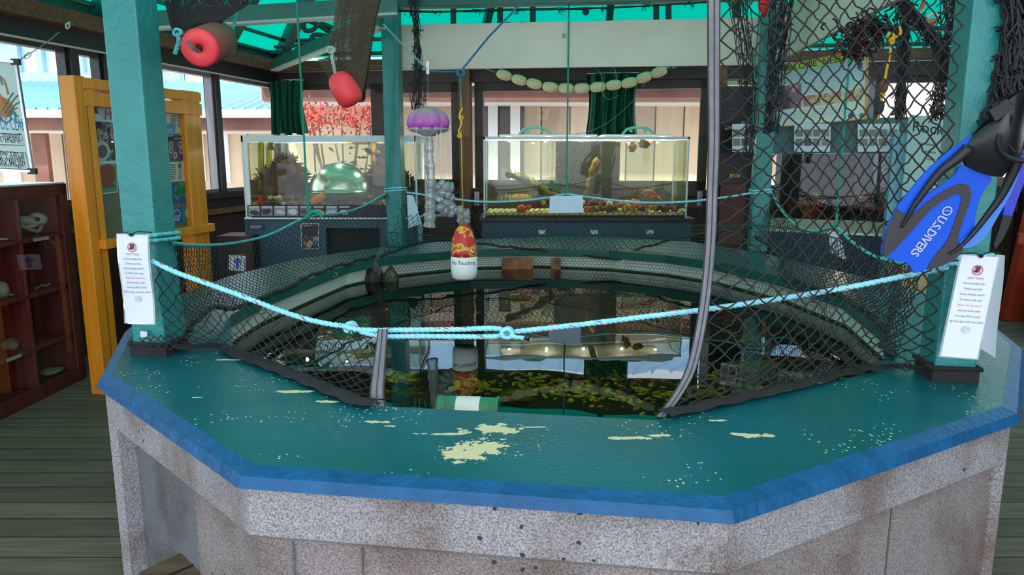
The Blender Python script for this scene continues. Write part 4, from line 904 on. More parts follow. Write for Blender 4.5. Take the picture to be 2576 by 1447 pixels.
ropeobj('short_rope_end', 'grey rope tying the slim red buoy to the brown sleeve', smooth([at(822, 120, 3.2), at(836, 128, 3.2), at(835, 140, 3.2), at(838, 160, 3.2), at(843, 184, 3.22)], 4), .008, M('grey_green_rope', (150, 175, 165), .7), extra=lambda mb: knot(mb, at(833, 126, 3.2), .012, 2))
# yellow line with two small floats on the right
t = thing('float_line', 'short yellow line with a brown and a black seine float, hanging behind the big net', 'fishing line')
yd = 3.1; mb = MB(ROPEY); rope_geo(mb, smooth([at(2262, 66, yd), at(2266, 82, yd), at(2258, 92, yd), at(2242, 96, yd), at(2240, 130, yd), at(2232, 168, yd), at(2226, 200, yd)], 4), .0055); knot(mb, at(2241, 92, yd), .011, 3); knot(mb, at(2240, 104, yd), .010, 4)
rope_geo(mb, [at(2220, 232, yd), at(2216, 258, yd), at(2208, 300, yd)], .005); knot(mb, at(2219, 238, yd), .008, 3); mb.obj('yellow_cord', t)
for nm, c, m, rx, h in (('brown_float', (2223, 217), M('brown_float', (120, 66, 46), .7), .018, .03), ('black_float', (2213, 271), M('black_float', (36, 38, 36), .7), .017, .028)):
    mb = MB(m); p = at(*c, yd); mb.lathe(p, [(.004, -h), (rx * .7, -h * .85), (rx, -h * .4), (rx, h * .4), (rx * .7, h * .85), (.004, h)], 16, V((.12, 0, 1))); mb.obj(nm, t)
settle(t)
# small orange weight net bits above the poster are part of the clumps
# ================================================================== NOTICES
PINKINK = M('pink_ink', (228, 130, 130), .7)
def notice(label, TL, TR, BR, BL, bow=0):
    P_ = Panel(TL, TR, BR, BL, bow); t = thing('laminated_notice', label, 'sign')
    mb = MB(WHITE); P_.slab(mb, .0012, 10); mb.obj('sheet', t)
    F_ = Panel(P_.p(-.05, -.012), P_.p(1.05, -.012), P_.p(1.05, 1.012), P_.p(-.05, 1.012), bow); mb = MB(LAMI); F_.slab(mb, .0022, 8); o = mb.obj('laminate', t)
    for v in o.data.vertices: v.co = v.co + (-P_.n) * .0006
    mb = MB(INKG)
    w = P_.w
    P_.ring(mb, .5, .135, w * .15, w * .022, RED, .003); P_.disc(mb, .5, .14, w * .055, INK, .0026, w * .06)
    for k in range(4): P_.poly(mb, [(.44 + k * .034, .135), (.43 + k * .034 + .004 * k, .098), (.455 + k * .034 + .004 * k, .096), (.47 + k * .034, .135)], INK, .0027)
    P_.poly(mb, [(.46, .15), (.40, .135), (.39, .145), (.45, .165)], INK, .0027)
    mb.use(RED); a, b = P_.p(.40, .10, .003), P_.p(.605, .168, .003); e = V((0, 0, w * .012)); mb.quad(a - e, b - e, b + e, a + e)
    P_.text(mb, "DON'T TOUCH", .5, .225, w * .085, INKG, wid=.44)
    for k, (s_, m_, wd) in enumerate((('Some animals bite,', INKG, .62), ('Others can hide.', INKG, .52), ('Some animals pinch!', INKG, .68), ('So follow this sign:', INKG, .62), ('Please do not touch', PINKINK, .66), ('And all will be well!', INKG, .62), ('You may ONLY touch', INKG, .7), ('By the signs with this shell!', INKG, .9))):
        P_.text(mb, s_, .5, .275 + k * .054, w * .085, m_, wid=wd)
    mb.use(INKL); P_.disc(mb, .52, .72, w * .12, INKL, .0024, w * .10)
    for k in range(5): P_.poly(mb, [(.515, .755), (.43 + k * .042, .69), (.44 + k * .042, .69), (.525, .755)], WHITE, .003)
    mb.obj('printing', t)
    mb = MB(BLACK); q = P_.p(.5, -.005, .004); mb.tube(smooth([q + V((-.06, .01, .004)), q + V((-.02, 0, .008)), q, q + V((.02, 0, .010)), q + V((.06, .01, .006))], 4), .002, 5); knot(mb, q, .004, 6); mb.obj('cord_tie', t)
    settle(t); return t
notice('laminated do-not-touch notice tied to the left near post', at(296, 590, 2.30), at(371, 593, 2.285), at(386, 814, 2.26), at(315, 812, 2.29), .004)
notice('laminated do-not-touch notice hanging at the right near post, front one of the pair', at(2420, 642, 1.97), at(2511, 648, 1.96), at(2458, 903, 1.93), at(2366, 896, 1.95))
mb = MB(M('white_sheet_back', (214, 222, 238), .4)); Panel(at(2508, 640, 2.0), at(2528, 643, 2.12), at(2504, 902, 2.08), at(2468, 878, 1.97), .002).slab(mb, .0015, 6); tag(mb.obj('laminated_sheet'), 'blank back of the laminated sheet hanging behind the right notice', 'sign')
mb = MB(M('pale_blue_card', (208, 226, 246), .5)); Panel(at(1383, 494, 5.22), at(1466, 492, 5.2), at(1467, 535, 5.2), at(1382, 536, 5.22)).slab(mb, .002); tag(mb.obj('blank_card'), 'blank pale card hanging behind the far net below the middle aquarium', 'card')
mb = MB(MATS['pale_blue_card']); Panel(at(1024, 490, 5.3), at(1040, 492, 5.34), at(1061, 563, 5.34), at(1027, 574, 5.3)).slab(mb, .002, 3); tag(mb.obj('blank_card'), 'pale blue card hanging in the net just right of the far left post', 'card')
mb = MB(WHITE); Panel(at(2086, 580, 3.9), at(2112, 586, 3.86), at(2129, 656, 3.84), at(2087, 634, 3.9)).slab(mb, .002, 3); tag(mb.obj('blank_card'), 'white card hanging in the right side net below the turquoise rope', 'card')

# ================================================================== SWIM FINS
FB = M('blue_fin_plastic', (30, 92, 226), .22, spec=.6); FBL = M('light_blue_fin_gloss', (84, 142, 236), .18, spec=.6); FK_ = M('charcoal_fin_rubber', (66, 62, 68), .55, bump=.2, bs=200); FBD = M('deep_blue_fin_plastic', (12, 40, 190), .3)
def fz(x, y): return at(2200 + x / 2.335, 100 + y / 2.335, 1.95 - .00012 * (1250 - y))
def fpoly(mb, pts, m, off, th, n=3):
    c = V((0, -1, .05)).normalized(); q = [fz(x, y) + c * off for x, y in smooth2(pts, n)]; mb.use(m); mb.prism(q, -c * th)
def smooth2(pts, n=4):
    P_ = [V((p[0], p[1], 0)) for p in pts]; m_ = len(P_); out = []
    for i in range(m_):
        p0, p1, p2, p3 = P_[i - 1], P_[i], P_[(i + 1) % m_], P_[(i + 2) % m_]
        for k in range(n):
            t = k / n; q = .5 * ((2 * p1) + (p2 - p0) * t + (2 * p0 - 5 * p1 + 4 * p2 - p3) * t * t + (3 * p1 - p0 - 3 * p2 + p3) * t ** 3); out.append((q.x, q.y))
    return out
t = thing('swim_fin', 'blue and black swim fin hanging on the right near post, front of the pair', 'swim fin', 'pair of swim fins')
mb = MB(FB)
fpoly(mb, [(512, 735), (600, 775), (692, 812), (640, 890), (600, 1000), (578, 1115), (520, 1180), (505, 1235), (430, 1310), (310, 1350), (236, 1370), (215, 1340), (190, 1312), (130, 1300), (62, 1272), (50, 1240), (75, 1110), (130, 1000), (200, 960), (290, 918), (400, 850), (475, 790)], FB, 0, .008)
mb.obj('blade', t)
mb = MB(FB); fpoly(mb, [(575, 560), (500, 610), (420, 672), (300, 780), (205, 895), (132, 990), (160, 1022), (235, 960), (330, 850), (430, 740), (505, 682), (560, 640)], FB, .001, .009, 3); mb.obj('side_wing', t)
mb = MB(FBL); fpoly(mb, [(858, 700), (842, 800), (800, 900), (740, 1010), (655, 1150), (580, 1212), (520, 1222), (500, 1190), (560, 1140), (650, 1030), (725, 920), (770, 830), (800, 740)], FBL, .001, .009, 3); mb.obj('side_wing', t)
mb = MB(FK_); fpoly(mb, [(50, 1250), (60, 1160), (100, 1060), (132, 996), (165, 1020), (220, 1028), (300, 960), (400, 890), (480, 852), (530, 848), (562, 875), (562, 930), (540, 1000), (500, 1110), (486, 1180), (500, 1220), (520, 1232), (480, 1280), (430, 1312), (306, 1352), (360, 1262), (430, 1170), (478, 1040), (508, 940), (490, 905), (430, 930), (330, 995), (210, 1130), (110, 1240), (66, 1272)], FK_, .003, .004, 2); mb.obj('rubber_inlay', t, label='charcoal rubber V-shaped inlay')
mb = MB(BLACK)
for pts, rs in (([(540, 640), (470, 700), (380, 770), (290, 880), (220, 980), (175, 1060), (150, 1102)], (.017, .003)), ([(835, 690), (790, 800), (730, 920), (650, 1030), (560, 1145), (480, 1225), (430, 1256)], (.015, .003))):
    line = smooth([fz(x, y) + V((0, -.008, 0)) for x, y in pts], 5); mb2 = MB(BLACK); mb2.tube(line, .01, 10, rfun=lambda q: lerp(rs[0], rs[1], q ** .8)); mb2.obj('side_rail', t)
mb = MB(BLACKP)
def pocket(u, v):
    l = [(575, 565), (530, 640), (520, 700), (530, 745)]; r = [(900, 380), (890, 560), (850, 690), (752, 806)]; top = [(640, 480), (760, 350), (885, 285)]
    a = smooth([V((575, 560, 0)), V((535, 630, 0)), V((520, 690, 0)), V((535, 745, 0))], 4); b = smooth([V((900, 380, 0)), V((880, 560, 0)), V((845, 690, 0)), V((745, 806, 0))], 4)
    T = smooth([V((575, 560, 0)), V((650, 480, 0)), V((760, 350, 0)), V((900, 280, 0))], 4); Bm = smooth([V((535, 745, 0)), V((600, 775, 0)), V((680, 800, 0)), V((745, 806, 0))], 4)
    q = coons(T, Bm, a, [V((900, 280, 0)), V((900, 420, 0)), V((880, 560, 0)), V((845, 690, 0)), V((745, 806, 0))])(u, v)
    h = .05 * math.sin(math.pi * min(1, max(0, u))) * (math.sin(math.pi * (v * .85 + .1))) ** .7
    return fz(q.x, q.y) + V((0, -h - .004, 0))
mb.grid(pocket, 22, 22); mb.grid(lambda u, v: pocket(u, v) * 1.0 + V((0, .004 + .05 * math.sin(math.pi * u) * math.sin(math.pi * (v * .85 + .1)) ** .7 + .004, 0)), 22, 22); mb.obj('foot_pocket', t)
mb = MB(BLACK); mb.tube(smooth([fz(x, y) + V((0, -.055, 0)) for x, y in ((650, 560), (640, 620), (670, 670), (740, 705), (820, 708), (885, 680))], 5), .006, 8); mb.tube(smooth([fz(x, y) + V((0, -.05, 0)) for x, y in ((740, 440), (720, 520), (700, 600), (740, 660))], 5), .003, 6); mb.obj('pocket_rim', t)
mb = MB(BLACK); mb.tube([fz(606, 480) + V((0, -.02, 0)), fz(665, 430) + V((0, -.03, 0)), fz(750, 375) + V((0, -.03, 0))], .008, 8); mb.box(fz(680, 420) + V((0, -.035, 0)), (.05, .015, .03), (1, 0, .7), (0, 1, 0), (-.7, 0, 1)); mb.obj('heel_strap', t)
mb = MB(M('grey_strap_pad', (92, 88, 110), .6)); mb.blob(fz(890, 390) + V((0, -.05, 0)), (.03, .008, .045), .02, 3); mb.obj('buckle_button', t)
mb = MB(M('silver_lettering', (196, 204, 214), .4))
o0, o1 = fz(398, 1038), fz(222, 1262); dx = (o1 - o0); Lw = dx.length; dx.normalize(); nn = V((0, -1, .05)).normalized(); up = nn.cross(dx).normalized()
def ft(txt, start, sz, wid=None):
    vs, fs = glyphs(txt); x0 = min(v[0] for v in vs); x1 = max(v[0] for v in vs); kx = wid / (x1 - x0) if wid else sz
    mb.add([start + dx * (v[0] - x0) * kx + up * v[1] * sz + nn * .004 for v in vs], fs)
ft('U.S.DIVERS', o0 - up * .010, .034, Lw); ft('U.S.DIVERS', o0 - up * .009 + dx * .0012, .034, Lw)
ctr = fz(422, 1006) + nn * .004
vs = [];
for k in range(24):
    a = 6.2832 * k / 24
    for q in (.0125, .0095): vs.append(ctr + dx * math.cos(a) * q + up * math.sin(a) * q)
mb.add(vs, [(2 * k, 2 * k + 1, (2 * k + 3) % 48, (2 * k + 2) % 48) for k in range(24)])
mb.tube([ctr + up * .006 - dx * .004, ctr - up * .001 + dx * .003, ctr + up * .001 - dx * .003, ctr - up * .006 + dx * .004], .0014, 5); mb.obj('lettering', t, label='silver lettering and round emblem'); settle(t)
t = thing('swim_fin', 'second swim fin behind, only its dark blue and black edge showing at the right', 'swim fin', 'pair of swim fins')
def fz2(x, y): return at(2200 + x / 2.335, 100 + y / 2.335, 2.12)
def fp2(mb, pts, m): mb.use(m); mb.prism([fz2(x, y) for x, y in pts], (0, .01, 0))
mb = MB(FBD); fp2(mb, [(860, 640), (905, 560), (905, 760), (870, 860), (830, 970), (810, 1035), (755, 1030), (770, 940), (820, 800)], FBD); mb.obj('blade', t)
mb = MB(BLACK); fp2(mb, [(755, 1032), (812, 1036), (790, 1100), (750, 1180), (706, 1232), (700, 1200), (730, 1120)], BLACK); mb.obj('blade_tip', t, label='black blade tip'); settle(t)

# ================================================================== AQUARIUMS
def aquarium(name, label, x0, x1, yf, yb, z0, z1, strip=0, wl=.05, rim=.02, base=None):
    t = thing(name, label, 'aquarium'); th = .014
    mb = MB(base or BLACKP); mb.box(((x0 + x1) / 2, (yf + yb) / 2, z0 + .01), (x1 - x0, yb - yf, .02)); mb.obj('base_plate', t)
    mb = MB(ACRY)
    mb.quad((x0, yf, z0), (x1, yf, z0), (x1, yf, z1), (x0, yf, z1)); mb.quad((x0, yb, z0), (x1, yb, z0), (x1, yb, z1), (x0, yb, z1))
    mb.quad((x0, yf, z0), (x0, yb, z0), (x0, yb, z1), (x0, yf, z1)); mb.quad((x1, yf, z0), (x1, yb, z0), (x1, yb, z1), (x1, yf, z1)); mb.obj('acrylic_wall', t)
    mb = MB(ACRE)
    for x in (x0, x1): mb.box((x, yf, (z0 + z1) / 2), (th, th, z1 - z0)); mb.box((x, yb, (z0 + z1) / 2), (th, th, z1 - z0))
    for y in (yf, yb): mb.box(((x0 + x1) / 2, y, z1 - rim / 2), (x1 - x0 + th, th, rim))
    for x in (x0, x1): mb.box((x, (yf + yb) / 2, z1 - rim / 2), (th, yb - yf, rim))
    mb.obj('edge_frame', t)
    mb = MB(AWAT); a, b, c, d, e, f = x0 + .01, x1 - .01, yf + .01, yb - .01, z0 + .02, z1 - wl
    mb.quad((a, c, e), (b, c, e), (b, c, f), (a, c, f)); mb.quad((a, d, e), (b, d, e), (b, d, f), (a, d, f)); mb.quad((a, c, f), (b, c, f), (b, d, f), (a, d, f)); mb.quad((a, c, e), (a, d, e), (a, d, f), (a, c, f)); mb.quad((b, c, e), (b, d, e), (b, d, f), (b, c, f)); mb.obj('water', t)
    return t
def bulb(loc, e, col):
    l = bpy.data.lights.new('aquarium_lamp', 'POINT'); l.energy = e; l.color = col; l.shadow_soft_size = .012
    o = bpy.data.objects.new('aquarium_lamp', l); COL.objects.link(o); o.location = loc
# --- 1: dome tank
A1 = 5.9; x0, x1 = at(612, 400, A1).x, at(1046, 400, A1).x; z0, z1 = at(800, 548, A1).z, at(800, 341, A1).z
aq = aquarium('aquarium', 'large acrylic aquarium on the left with a steel dome inside', x0, x1, A1, A1 + .62, z0, z1, rim=.05, wl=.06)
mb = MB(WHITEP); mb.box((x0 + .02, A1 + .005, (z0 + z1) / 2), (.035, .02, z1 - z0)); mb.box(((x0 + x1) / 2, A1 + .31, z0 - .004), (x1 - x0 + .03, .66, .012)); mb.obj('white_corner_trim', aq)
settle(aq)
for q in (.25, .5, .8): bulb((x0 + (x1 - x0) * q, A1 + .3, z1 - .02), 2.2, (1, .96, .78))
def q1(px, py, dd=.25): return at(px, py, A1 + dd)
mb = MB(WHITEP); mb.box(q1(500 + 190, 347, .05), (.10, .05, .03)); mb.use(BLACKP); mb.box(q1(712, 352, .06), (.12, .05, .035)); mb.use(M('grey_lamp_head', (120, 110, 100), .4)); mb.lathe(q1(682, 368, .1), [(.03, -.02), (.03, .02)], 14, (1, 0, 0)); tag(mb.obj('clip_lamp'), 'small clip-on lamp at the top left inside the domed aquarium', 'lamp')
PIPEM = M('algae_covered_pipe', (150, 138, 34), .7, var=.2, vs=14)
for i, (px, py0, py1, w, lb) in enumerate(((656, 356, 480, .026, 'olive algae-covered pipe, left of the two pipes'), (676, 366, 450, .024, 'olive algae-covered pipe, right of the two left pipes, with white collar'), (938, 360, 428, .022, 'rusty orange pipe at the right above the steel dome'))):
    mb = MB(PIPEM if i < 2 else mottled('rusty_pipe', ((0, (150, 110, 40)), (.5, (190, 110, 30))), 12, .7)); mb.tube([q1(px, py0, .4), q1(px + 2, py1, .4)], w, 14)
    if i == 1: mb.use(WHITEP); mb.tube([q1(px, 366, .4), q1(px, 371, .4)], w * 1.2, 14)
    if i == 2: mb.use(mottled('algae_crust', ((0, (70, 54, 26)), (.5, (120, 100, 40))), 12, .8)); mb.blob(q1(945, 385, .4), (.045, .03, .03), .3, 4); mb.blob(q1(930, 380, .4), (.04, .03, .02), .3, 5); mb.tube([q1(870, 357, .4), q1(990, 358, .4)], .02, 8)
    tag(mb.obj('pipe'), lb, 'pipe')
mb = MB(M('brushed_steel_dome', (190, 200, 195), .22, metal=1)); p = q1(859, 480, .32); rd = (at(938, 480, A1 + .32).x - at(780, 480, A1 + .32).x) / 2; hd = q1(859, 406, .32).z - p.z
mb.lathe(p, [(rd * 1.02, -.01), (rd * 1.02, .0)] + [(rd * math.cos(a), hd * math.sin(a)) for a in [k * math.pi / 2 / 14 for k in range(14)]] + [(.004, hd)], 40); mb.use(M('dome_base', (60, 62, 52), .5)); mb.lathe(p - V((0, 0, .09)), [(rd * 1.02, 0), (rd * 1.02, .08)], 36); tag(mb.obj('steel_dome'), 'shiny steel dome standing in the left aquarium', 'dome')
CORAL = mottled('brown_red_growth', ((0, (52, 34, 26)), (.45, (84, 44, 34)), (.6, (96, 70, 40))), 10, .9)
def coral(c, s, seed, label, mat=CORAL, n=150):
    rnd = random.Random(seed); mb = MB(mat); c = V(c); mb.blob(c, (s * .75, s * .5, s * .7), .25, seed, 16, 10)
    for k in range(n):
        a = rnd.uniform(0, 6.28); e = rnd.uniform(-.1, 1.4); d = V((math.cos(a) * math.cos(e), math.sin(a) * math.cos(e) * .6, math.sin(e))); p = c + d * s * .6; mb.tube([p, p + d * s * .25 + V((rnd.uniform(-.3, .3), 0, rnd.uniform(0, .3))) * s * .3, p + d * s * rnd.uniform(.3, .5) + V((rnd.uniform(-.3, .3), 0, rnd.uniform(-.3, .3))) * s * .3], s * .09, 4, rfun=lambda t: s * (.055 - .03 * t))
    return tag(mb.obj('coral_clump'), label, 'coral', 'growths in the domed aquarium')
for c, s, lb in (((722, 430), .15, 'tall feathery brown growth, highest in the domed aquarium'), ((690, 462), .17, 'dark red brown mound right of the olive pipes'), ((750, 452), .12, 'brown growth left of the steel dome'), ((640, 478), .09, 'low brown growth at the foot of the left pipe'), ((738, 490), .14, 'dark olive mound in front of the feathery growth'), ((968, 448), .16, 'dark brown growth right of the steel dome'), ((660, 500), .11, 'low dark clump near the red star'), ((1010, 470), .14, 'brown growth behind the far left post')):
    coral(q1(*c, .42), s, c[0], lb)
STO = [M('tan_cobble', (150, 120, 64), .8), M('olive_cobble', (110, 100, 44), .8), M('brown_cobble', (104, 62, 36), .8), M('red_brown_cobble', (112, 44, 44), .8), M('pale_cobble', (186, 164, 112), .8), M('dark_cobble', (60, 52, 40), .8)]
rnd = random.Random(12); CN = ['tan', 'olive', 'brown', 'reddish', 'pale', 'dark']
st0 = {}
for k in range(96):
    px = 632 + (k % 48) * 8.3 + rnd.uniform(-3, 3); dd = .06 + (k // 48) * .16 + rnd.uniform(0, .07); m = rnd.randrange(6); p = q1(px, 512, dd); p.z = z0 + .10 + (k // 48) * .035 + rnd.uniform(0, .02)
    if m not in st0:
        mb = MB(STO[m]); mb.blob((0, 0, 0), (.03, .022, .019), .12, m + 40, 10, 7); o = mb.obj('pebble'); st0[m] = o
    else: o = st0[m].copy(); COL.objects.link(o)
    o.location = p; s_ = rnd.uniform(.7, 1.3); o.scale = (s_, s_, s_); o.rotation_euler = (0, rnd.uniform(-.4, .4), rnd.uniform(0, 3)); tag(o, '%s rounded cobble in the pebble bed of the domed aquarium' % CN[m], 'pebble', '%s cobbles in the domed aquarium' % CN[m])
mb = MB(M('gravel_bed', (70, 54, 34), .9, var=.5, vs=40)); mb.box(((x0 + x1) / 2, A1 + .31, z0 + .055), (x1 - x0 - .03, .58, .07)); tag(mb.obj('gravel'), 'dark gravel bed under the cobbles of the domed aquarium', 'gravel', kind='stuff')
def star(c, r, m, label, seed=0, rot=0, n=5):
    mb = MB(m); vs = [V((0, -.012, 0))]
    for k in range(n * 2): a = rot + math.pi * k / n; q = r if k % 2 == 0 else r * .38; vs.append(V((math.cos(a) * q, -.004, math.sin(a) * q)))
    for k in range(n * 2): a = rot + math.pi * k / n; q = r if k % 2 == 0 else r * .38; vs.append(V((math.cos(a) * q, .006, math.sin(a) * q)))
    N2 = n * 2; mb.add([V(c) + v for v in vs], [(0, 1 + k, 1 + (k + 1) % N2) for k in range(N2)] + [(1 + k, 1 + N2 + k, 1 + N2 + (k + 1) % N2, 1 + (k + 1) % N2) for k in range(N2)]); return tag(mb.obj('sea_star'), label, 'sea star')
star(q1(655, 506, .03), .045, M('bright_red_star', (214, 40, 28), .6), 'bright red sea star at the lower left of the domed aquarium', rot=.5)
mb = MB(M('orange_star', (228, 140, 62), .6)); mb.tube(smooth([q1(782, 512, .03), q1(796, 504, .03), q1(812, 494, .03), q1(818, 490, .03)], 5), .02, 10, rfun=lambda t: .012 + .022 * math.sin(3.14 * t)); mb.tube(smooth([q1(800, 503, .02), q1(790, 500, .03), q1(775, 508, .03)], 4), .01, 8, rfun=lambda t: .016 - .01 * t); tag(mb.obj('sea_star'), 'orange sea star propped on the cobbles beside the hanging green rope', 'sea star')
mb = MB(M('magenta_anemone', (150, 44, 64), .7)); mb.blob(q1(825, 490, .1), (.035, .03, .03), .3, 3); mb.blob(q1(838, 500, .08), (.03, .03, .02), .3, 4); tag(mb.obj('anemone'), 'magenta anemone behind the orange sea star', 'anemone')
FISHM = M('grey_green_fish', (84, 84, 54), .4, rgb2=(150, 140, 96), vs=30); fish0 = None
for k, (px, py, fl, s_, rz) in enumerate(((833, 376, 1, 1, -.9), (884, 372, 1, 1, .1), (880, 386, 1, .5, -.6), (922, 376, -1, 1.2, .1), (932, 360, 1, .8, .6), (968, 375, 1, .7, .4), (915, 396, -1, 1.1, 0), (903, 396, -1, .9, .3), (935, 388, -1, .9, -.2), (863, 407, 1, .8, .1), (887, 409, -1, 1, -.1), (890, 416, -1, .7, 0), (909, 425, -1, .9, -.2), (929, 440, 1, .9, .15), (815, 427, 1, .8, 1.5), (839, 441, 1, 1, .7), (880, 451, -1, 1, 0), (878, 458, -1, .8, -1.0), (617, 370, 1, .8, .8), (637, 440, 1, .6, 1.4))):
    if fish0 is None:
        mb = MB(FISHM); mb.lathe((-.03, 0, 0), [(.001, -.001), (.006, .006), (.011, .018), (.012, .028), (.008, .044), (.003, .056)], 12, (1, 0, 0), xy=(1.15, .5)); f0 = thing('fish', None, 'fish'); b0 = mb.obj('fish_body', f0)
        mb = MB(FISHM); mb.prism([(.024, -.0008, 0), (.040, -.0008, .011), (.036, -.0008, 0), (.040, -.0008, -.011)], (0, .0016, 0)); mb.prism([(-.012, -.0008, .010), (.0, -.0008, .017), (.012, -.0008, .009)], (0, .0016, 0)); g0 = mb.obj('fish_fin', f0); fish0 = (f0, b0, g0); o = f0
    else:
        o = f0.copy(); COL.objects.link(o)
        for q in (b0, g0): c = q.copy(); COL.objects.link(c); c.parent = o
    o.location = q1(px, py, .18 + .01 * (k % 7)); o.rotation_euler = (0, -rz * .8, 0 if fl > 0 else math.pi); s_ *= .85; o.scale = (s_, s_, s_)
    tag(o, 'small grey-green perch swimming in the domed aquarium' if k < 18 else ('small dark fish near the left wall of the domed aquarium, ' + ('high up' if k == 18 else 'lower down')), 'fish', 'little perch in the domed aquarium' if k < 18 else None)
# strip of animal cards under the glass
CARDB = M('black_card_strip', (40, 42, 48), .5)
mb = MB(CARDB); Ps = Panel(at(622, 516, A1 - .008), at(968, 516, A1 - .008), at(968, 545, A1 - .008), at(622, 545, A1 - .008)); Ps.slab(mb, .003); tag(mb.obj('card_strip'), 'black strip along the foot of the domed aquarium holding the animal cards', 'card strip')
cn = ['dark feathery animal', 'branching twigs', 'pale round urchin', 'white frilly anemone', 'grey hermit crab', 'tan flatfish', 'blue-grey jelly', 'curled orange worm']
ccol = [(150, 160, 160), (140, 134, 150), (150, 146, 158), (140, 140, 152), (120, 118, 134), (60, 64, 70), (130, 142, 156), (44, 42, 50)]; cfg = [(40, 54, 66), (60, 44, 60), (200, 196, 206), (206, 210, 214), (90, 70, 90), (200, 178, 120), (180, 190, 204), (206, 170, 140)]
for k in range(8):
    a = 625 + k * 32.5; d = A1 - .012; C_k = Panel(at(a, 519, d), at(a + 28, 519, d), at(a + 28, 543, d), at(a, 543, d)); mb = MB(M('card_tone_%d' % k, ccol[k], .5)); C_k.slab(mb, .002); C_k.rect(mb, .04, .02, .96, .14, WHITE); fg = M('card_figure_%d' % k, cfg[k], .5); rn = random.Random(k)
    for q in range(5): C_k.disc(mb, .5 + rn.uniform(-.22, .22), .6 + rn.uniform(-.15, .15), .02 + rn.random() * .012, fg, .0014 + q * .0002, .010 + rn.random() * .008, 9)
    tag(mb.obj('animal_card'), 'small photo card of a %s on the strip below the dome' % cn[k], 'card', 'animal cards below the domed aquarium')
# stand 1
sx0, sx1 = at(614, 560, A1).x, at(1040, 560, A1).x; t = thing('aquarium_stand', 'blue-grey cabinet stand with a dark opening under the left aquarium', 'cabinet'); sz = z0 - .012
mb = MB(STAND); a = at(820, 600, A1).x; b = at(955, 600, A1).x; zt_ = at(820, 574, A1).z
mb.box(((sx0 + a) / 2, A1 + .32, sz / 2), (a - sx0, .62, sz)); mb.box(((sx1 + b) / 2, A1 + .32, sz / 2), (sx1 - b, .62, sz)); mb.box(((a + b) / 2, A1 + .32, (sz + zt_) / 2), (b - a, .62, sz - zt_)); mb.box(((a + b) / 2, A1 + .6, zt_ / 2), (b - a, .03, zt_)); mb.obj('carcass', t)
mb = MB(M('opening_shade', (16, 22, 30), .7)); mb.box(((a + b) / 2, A1 + .12, zt_ / 2), (b - a, .02, zt_)); mb.obj('dark_recess', t)  # dark sheet stands in for the shade inside the opening
mb = MB(BLACKP); Pn = Panel(at(625, 565, A1 - .002), at(665, 565, A1 - .002), at(665, 577, A1 - .002), at(625, 577, A1 - .002)); Pn.slab(mb, .003); Pn.scribble(mb, .1, .15, .9, .9, 3, INKL, seed=3); mb.obj('name_plate', t, label='small black name plate'); settle(t)
mb = MB(M('white_frame', (190, 196, 204), .5)); Pn = Panel(at(756, 562, A1 - .004), at(803, 562, A1 - .004), at(802, 627, A1 - .004), at(758, 627, A1 - .004)); Pn.slab(mb, .004); Pn.rect(mb, .05, .03, .95, .97, M('black_poster', (18, 24, 34), .4)); Pn.scribble(mb, .08, .06, .6, .12, 1, ROPEY, .002)
rn = random.Random(8)
for q in range(14): Pn.disc(mb, .5 + rn.uniform(-.34, .34), .72 + rn.uniform(-.2, .2), .012 + rn.random() * .014, M('poster_crab_%d' % (q % 4), ((160, 110, 80), (70, 110, 120), (190, 170, 140), (90, 60, 50))[q % 4], .5), .0022 + q * .0001, n=8)
tag(mb.obj('crab_poster'), 'small dark poster with a pale border on the left stand', 'poster')
# --- 2: middle aquarium
A2 = 6.35; x0, x1 = at(1218, 400, A2).x, at(1731, 400, A2).x; z0, z1 = at(1400, 548, A2).z, at(1400, 344, A2).z
BLK2 = M('dark_wood_shelf', (34, 30, 32), .4)
aq = aquarium('aquarium', 'wide clear aquarium with two white lids in the middle, mossy log inside', x0, x1, A2, A2 + .55, z0, z1, rim=.022, wl=.035, base=BLK2)
mb = MB(M('reflection_black', (20, 22, 20), .6)); mb.box(((at(1398, 400, A2 + .5).x + at(1560, 400, A2 + .5).x) / 2, A2 + .52, (z0 + z1) / 2), (at(1560, 400, A2 + .5).x - at(1398, 400, A2 + .5).x, .01, z1 - z0 - .06)); mb.obj('dark_reflection_panel', aq, label='black panel standing in for the dark reflection and dark objects mid-tank')  # added panel: its black holds the dark reflection on the glass and dark objects
settle(aq)
for q in (.12, .32, .52, .72, .9): bulb((x0 + (x1 - x0) * q, A2 + .25, z1 - .02), 2.9, (1, .97, .82))
def q2(px, py, dd=.25): return at(px, py, A2 + dd)
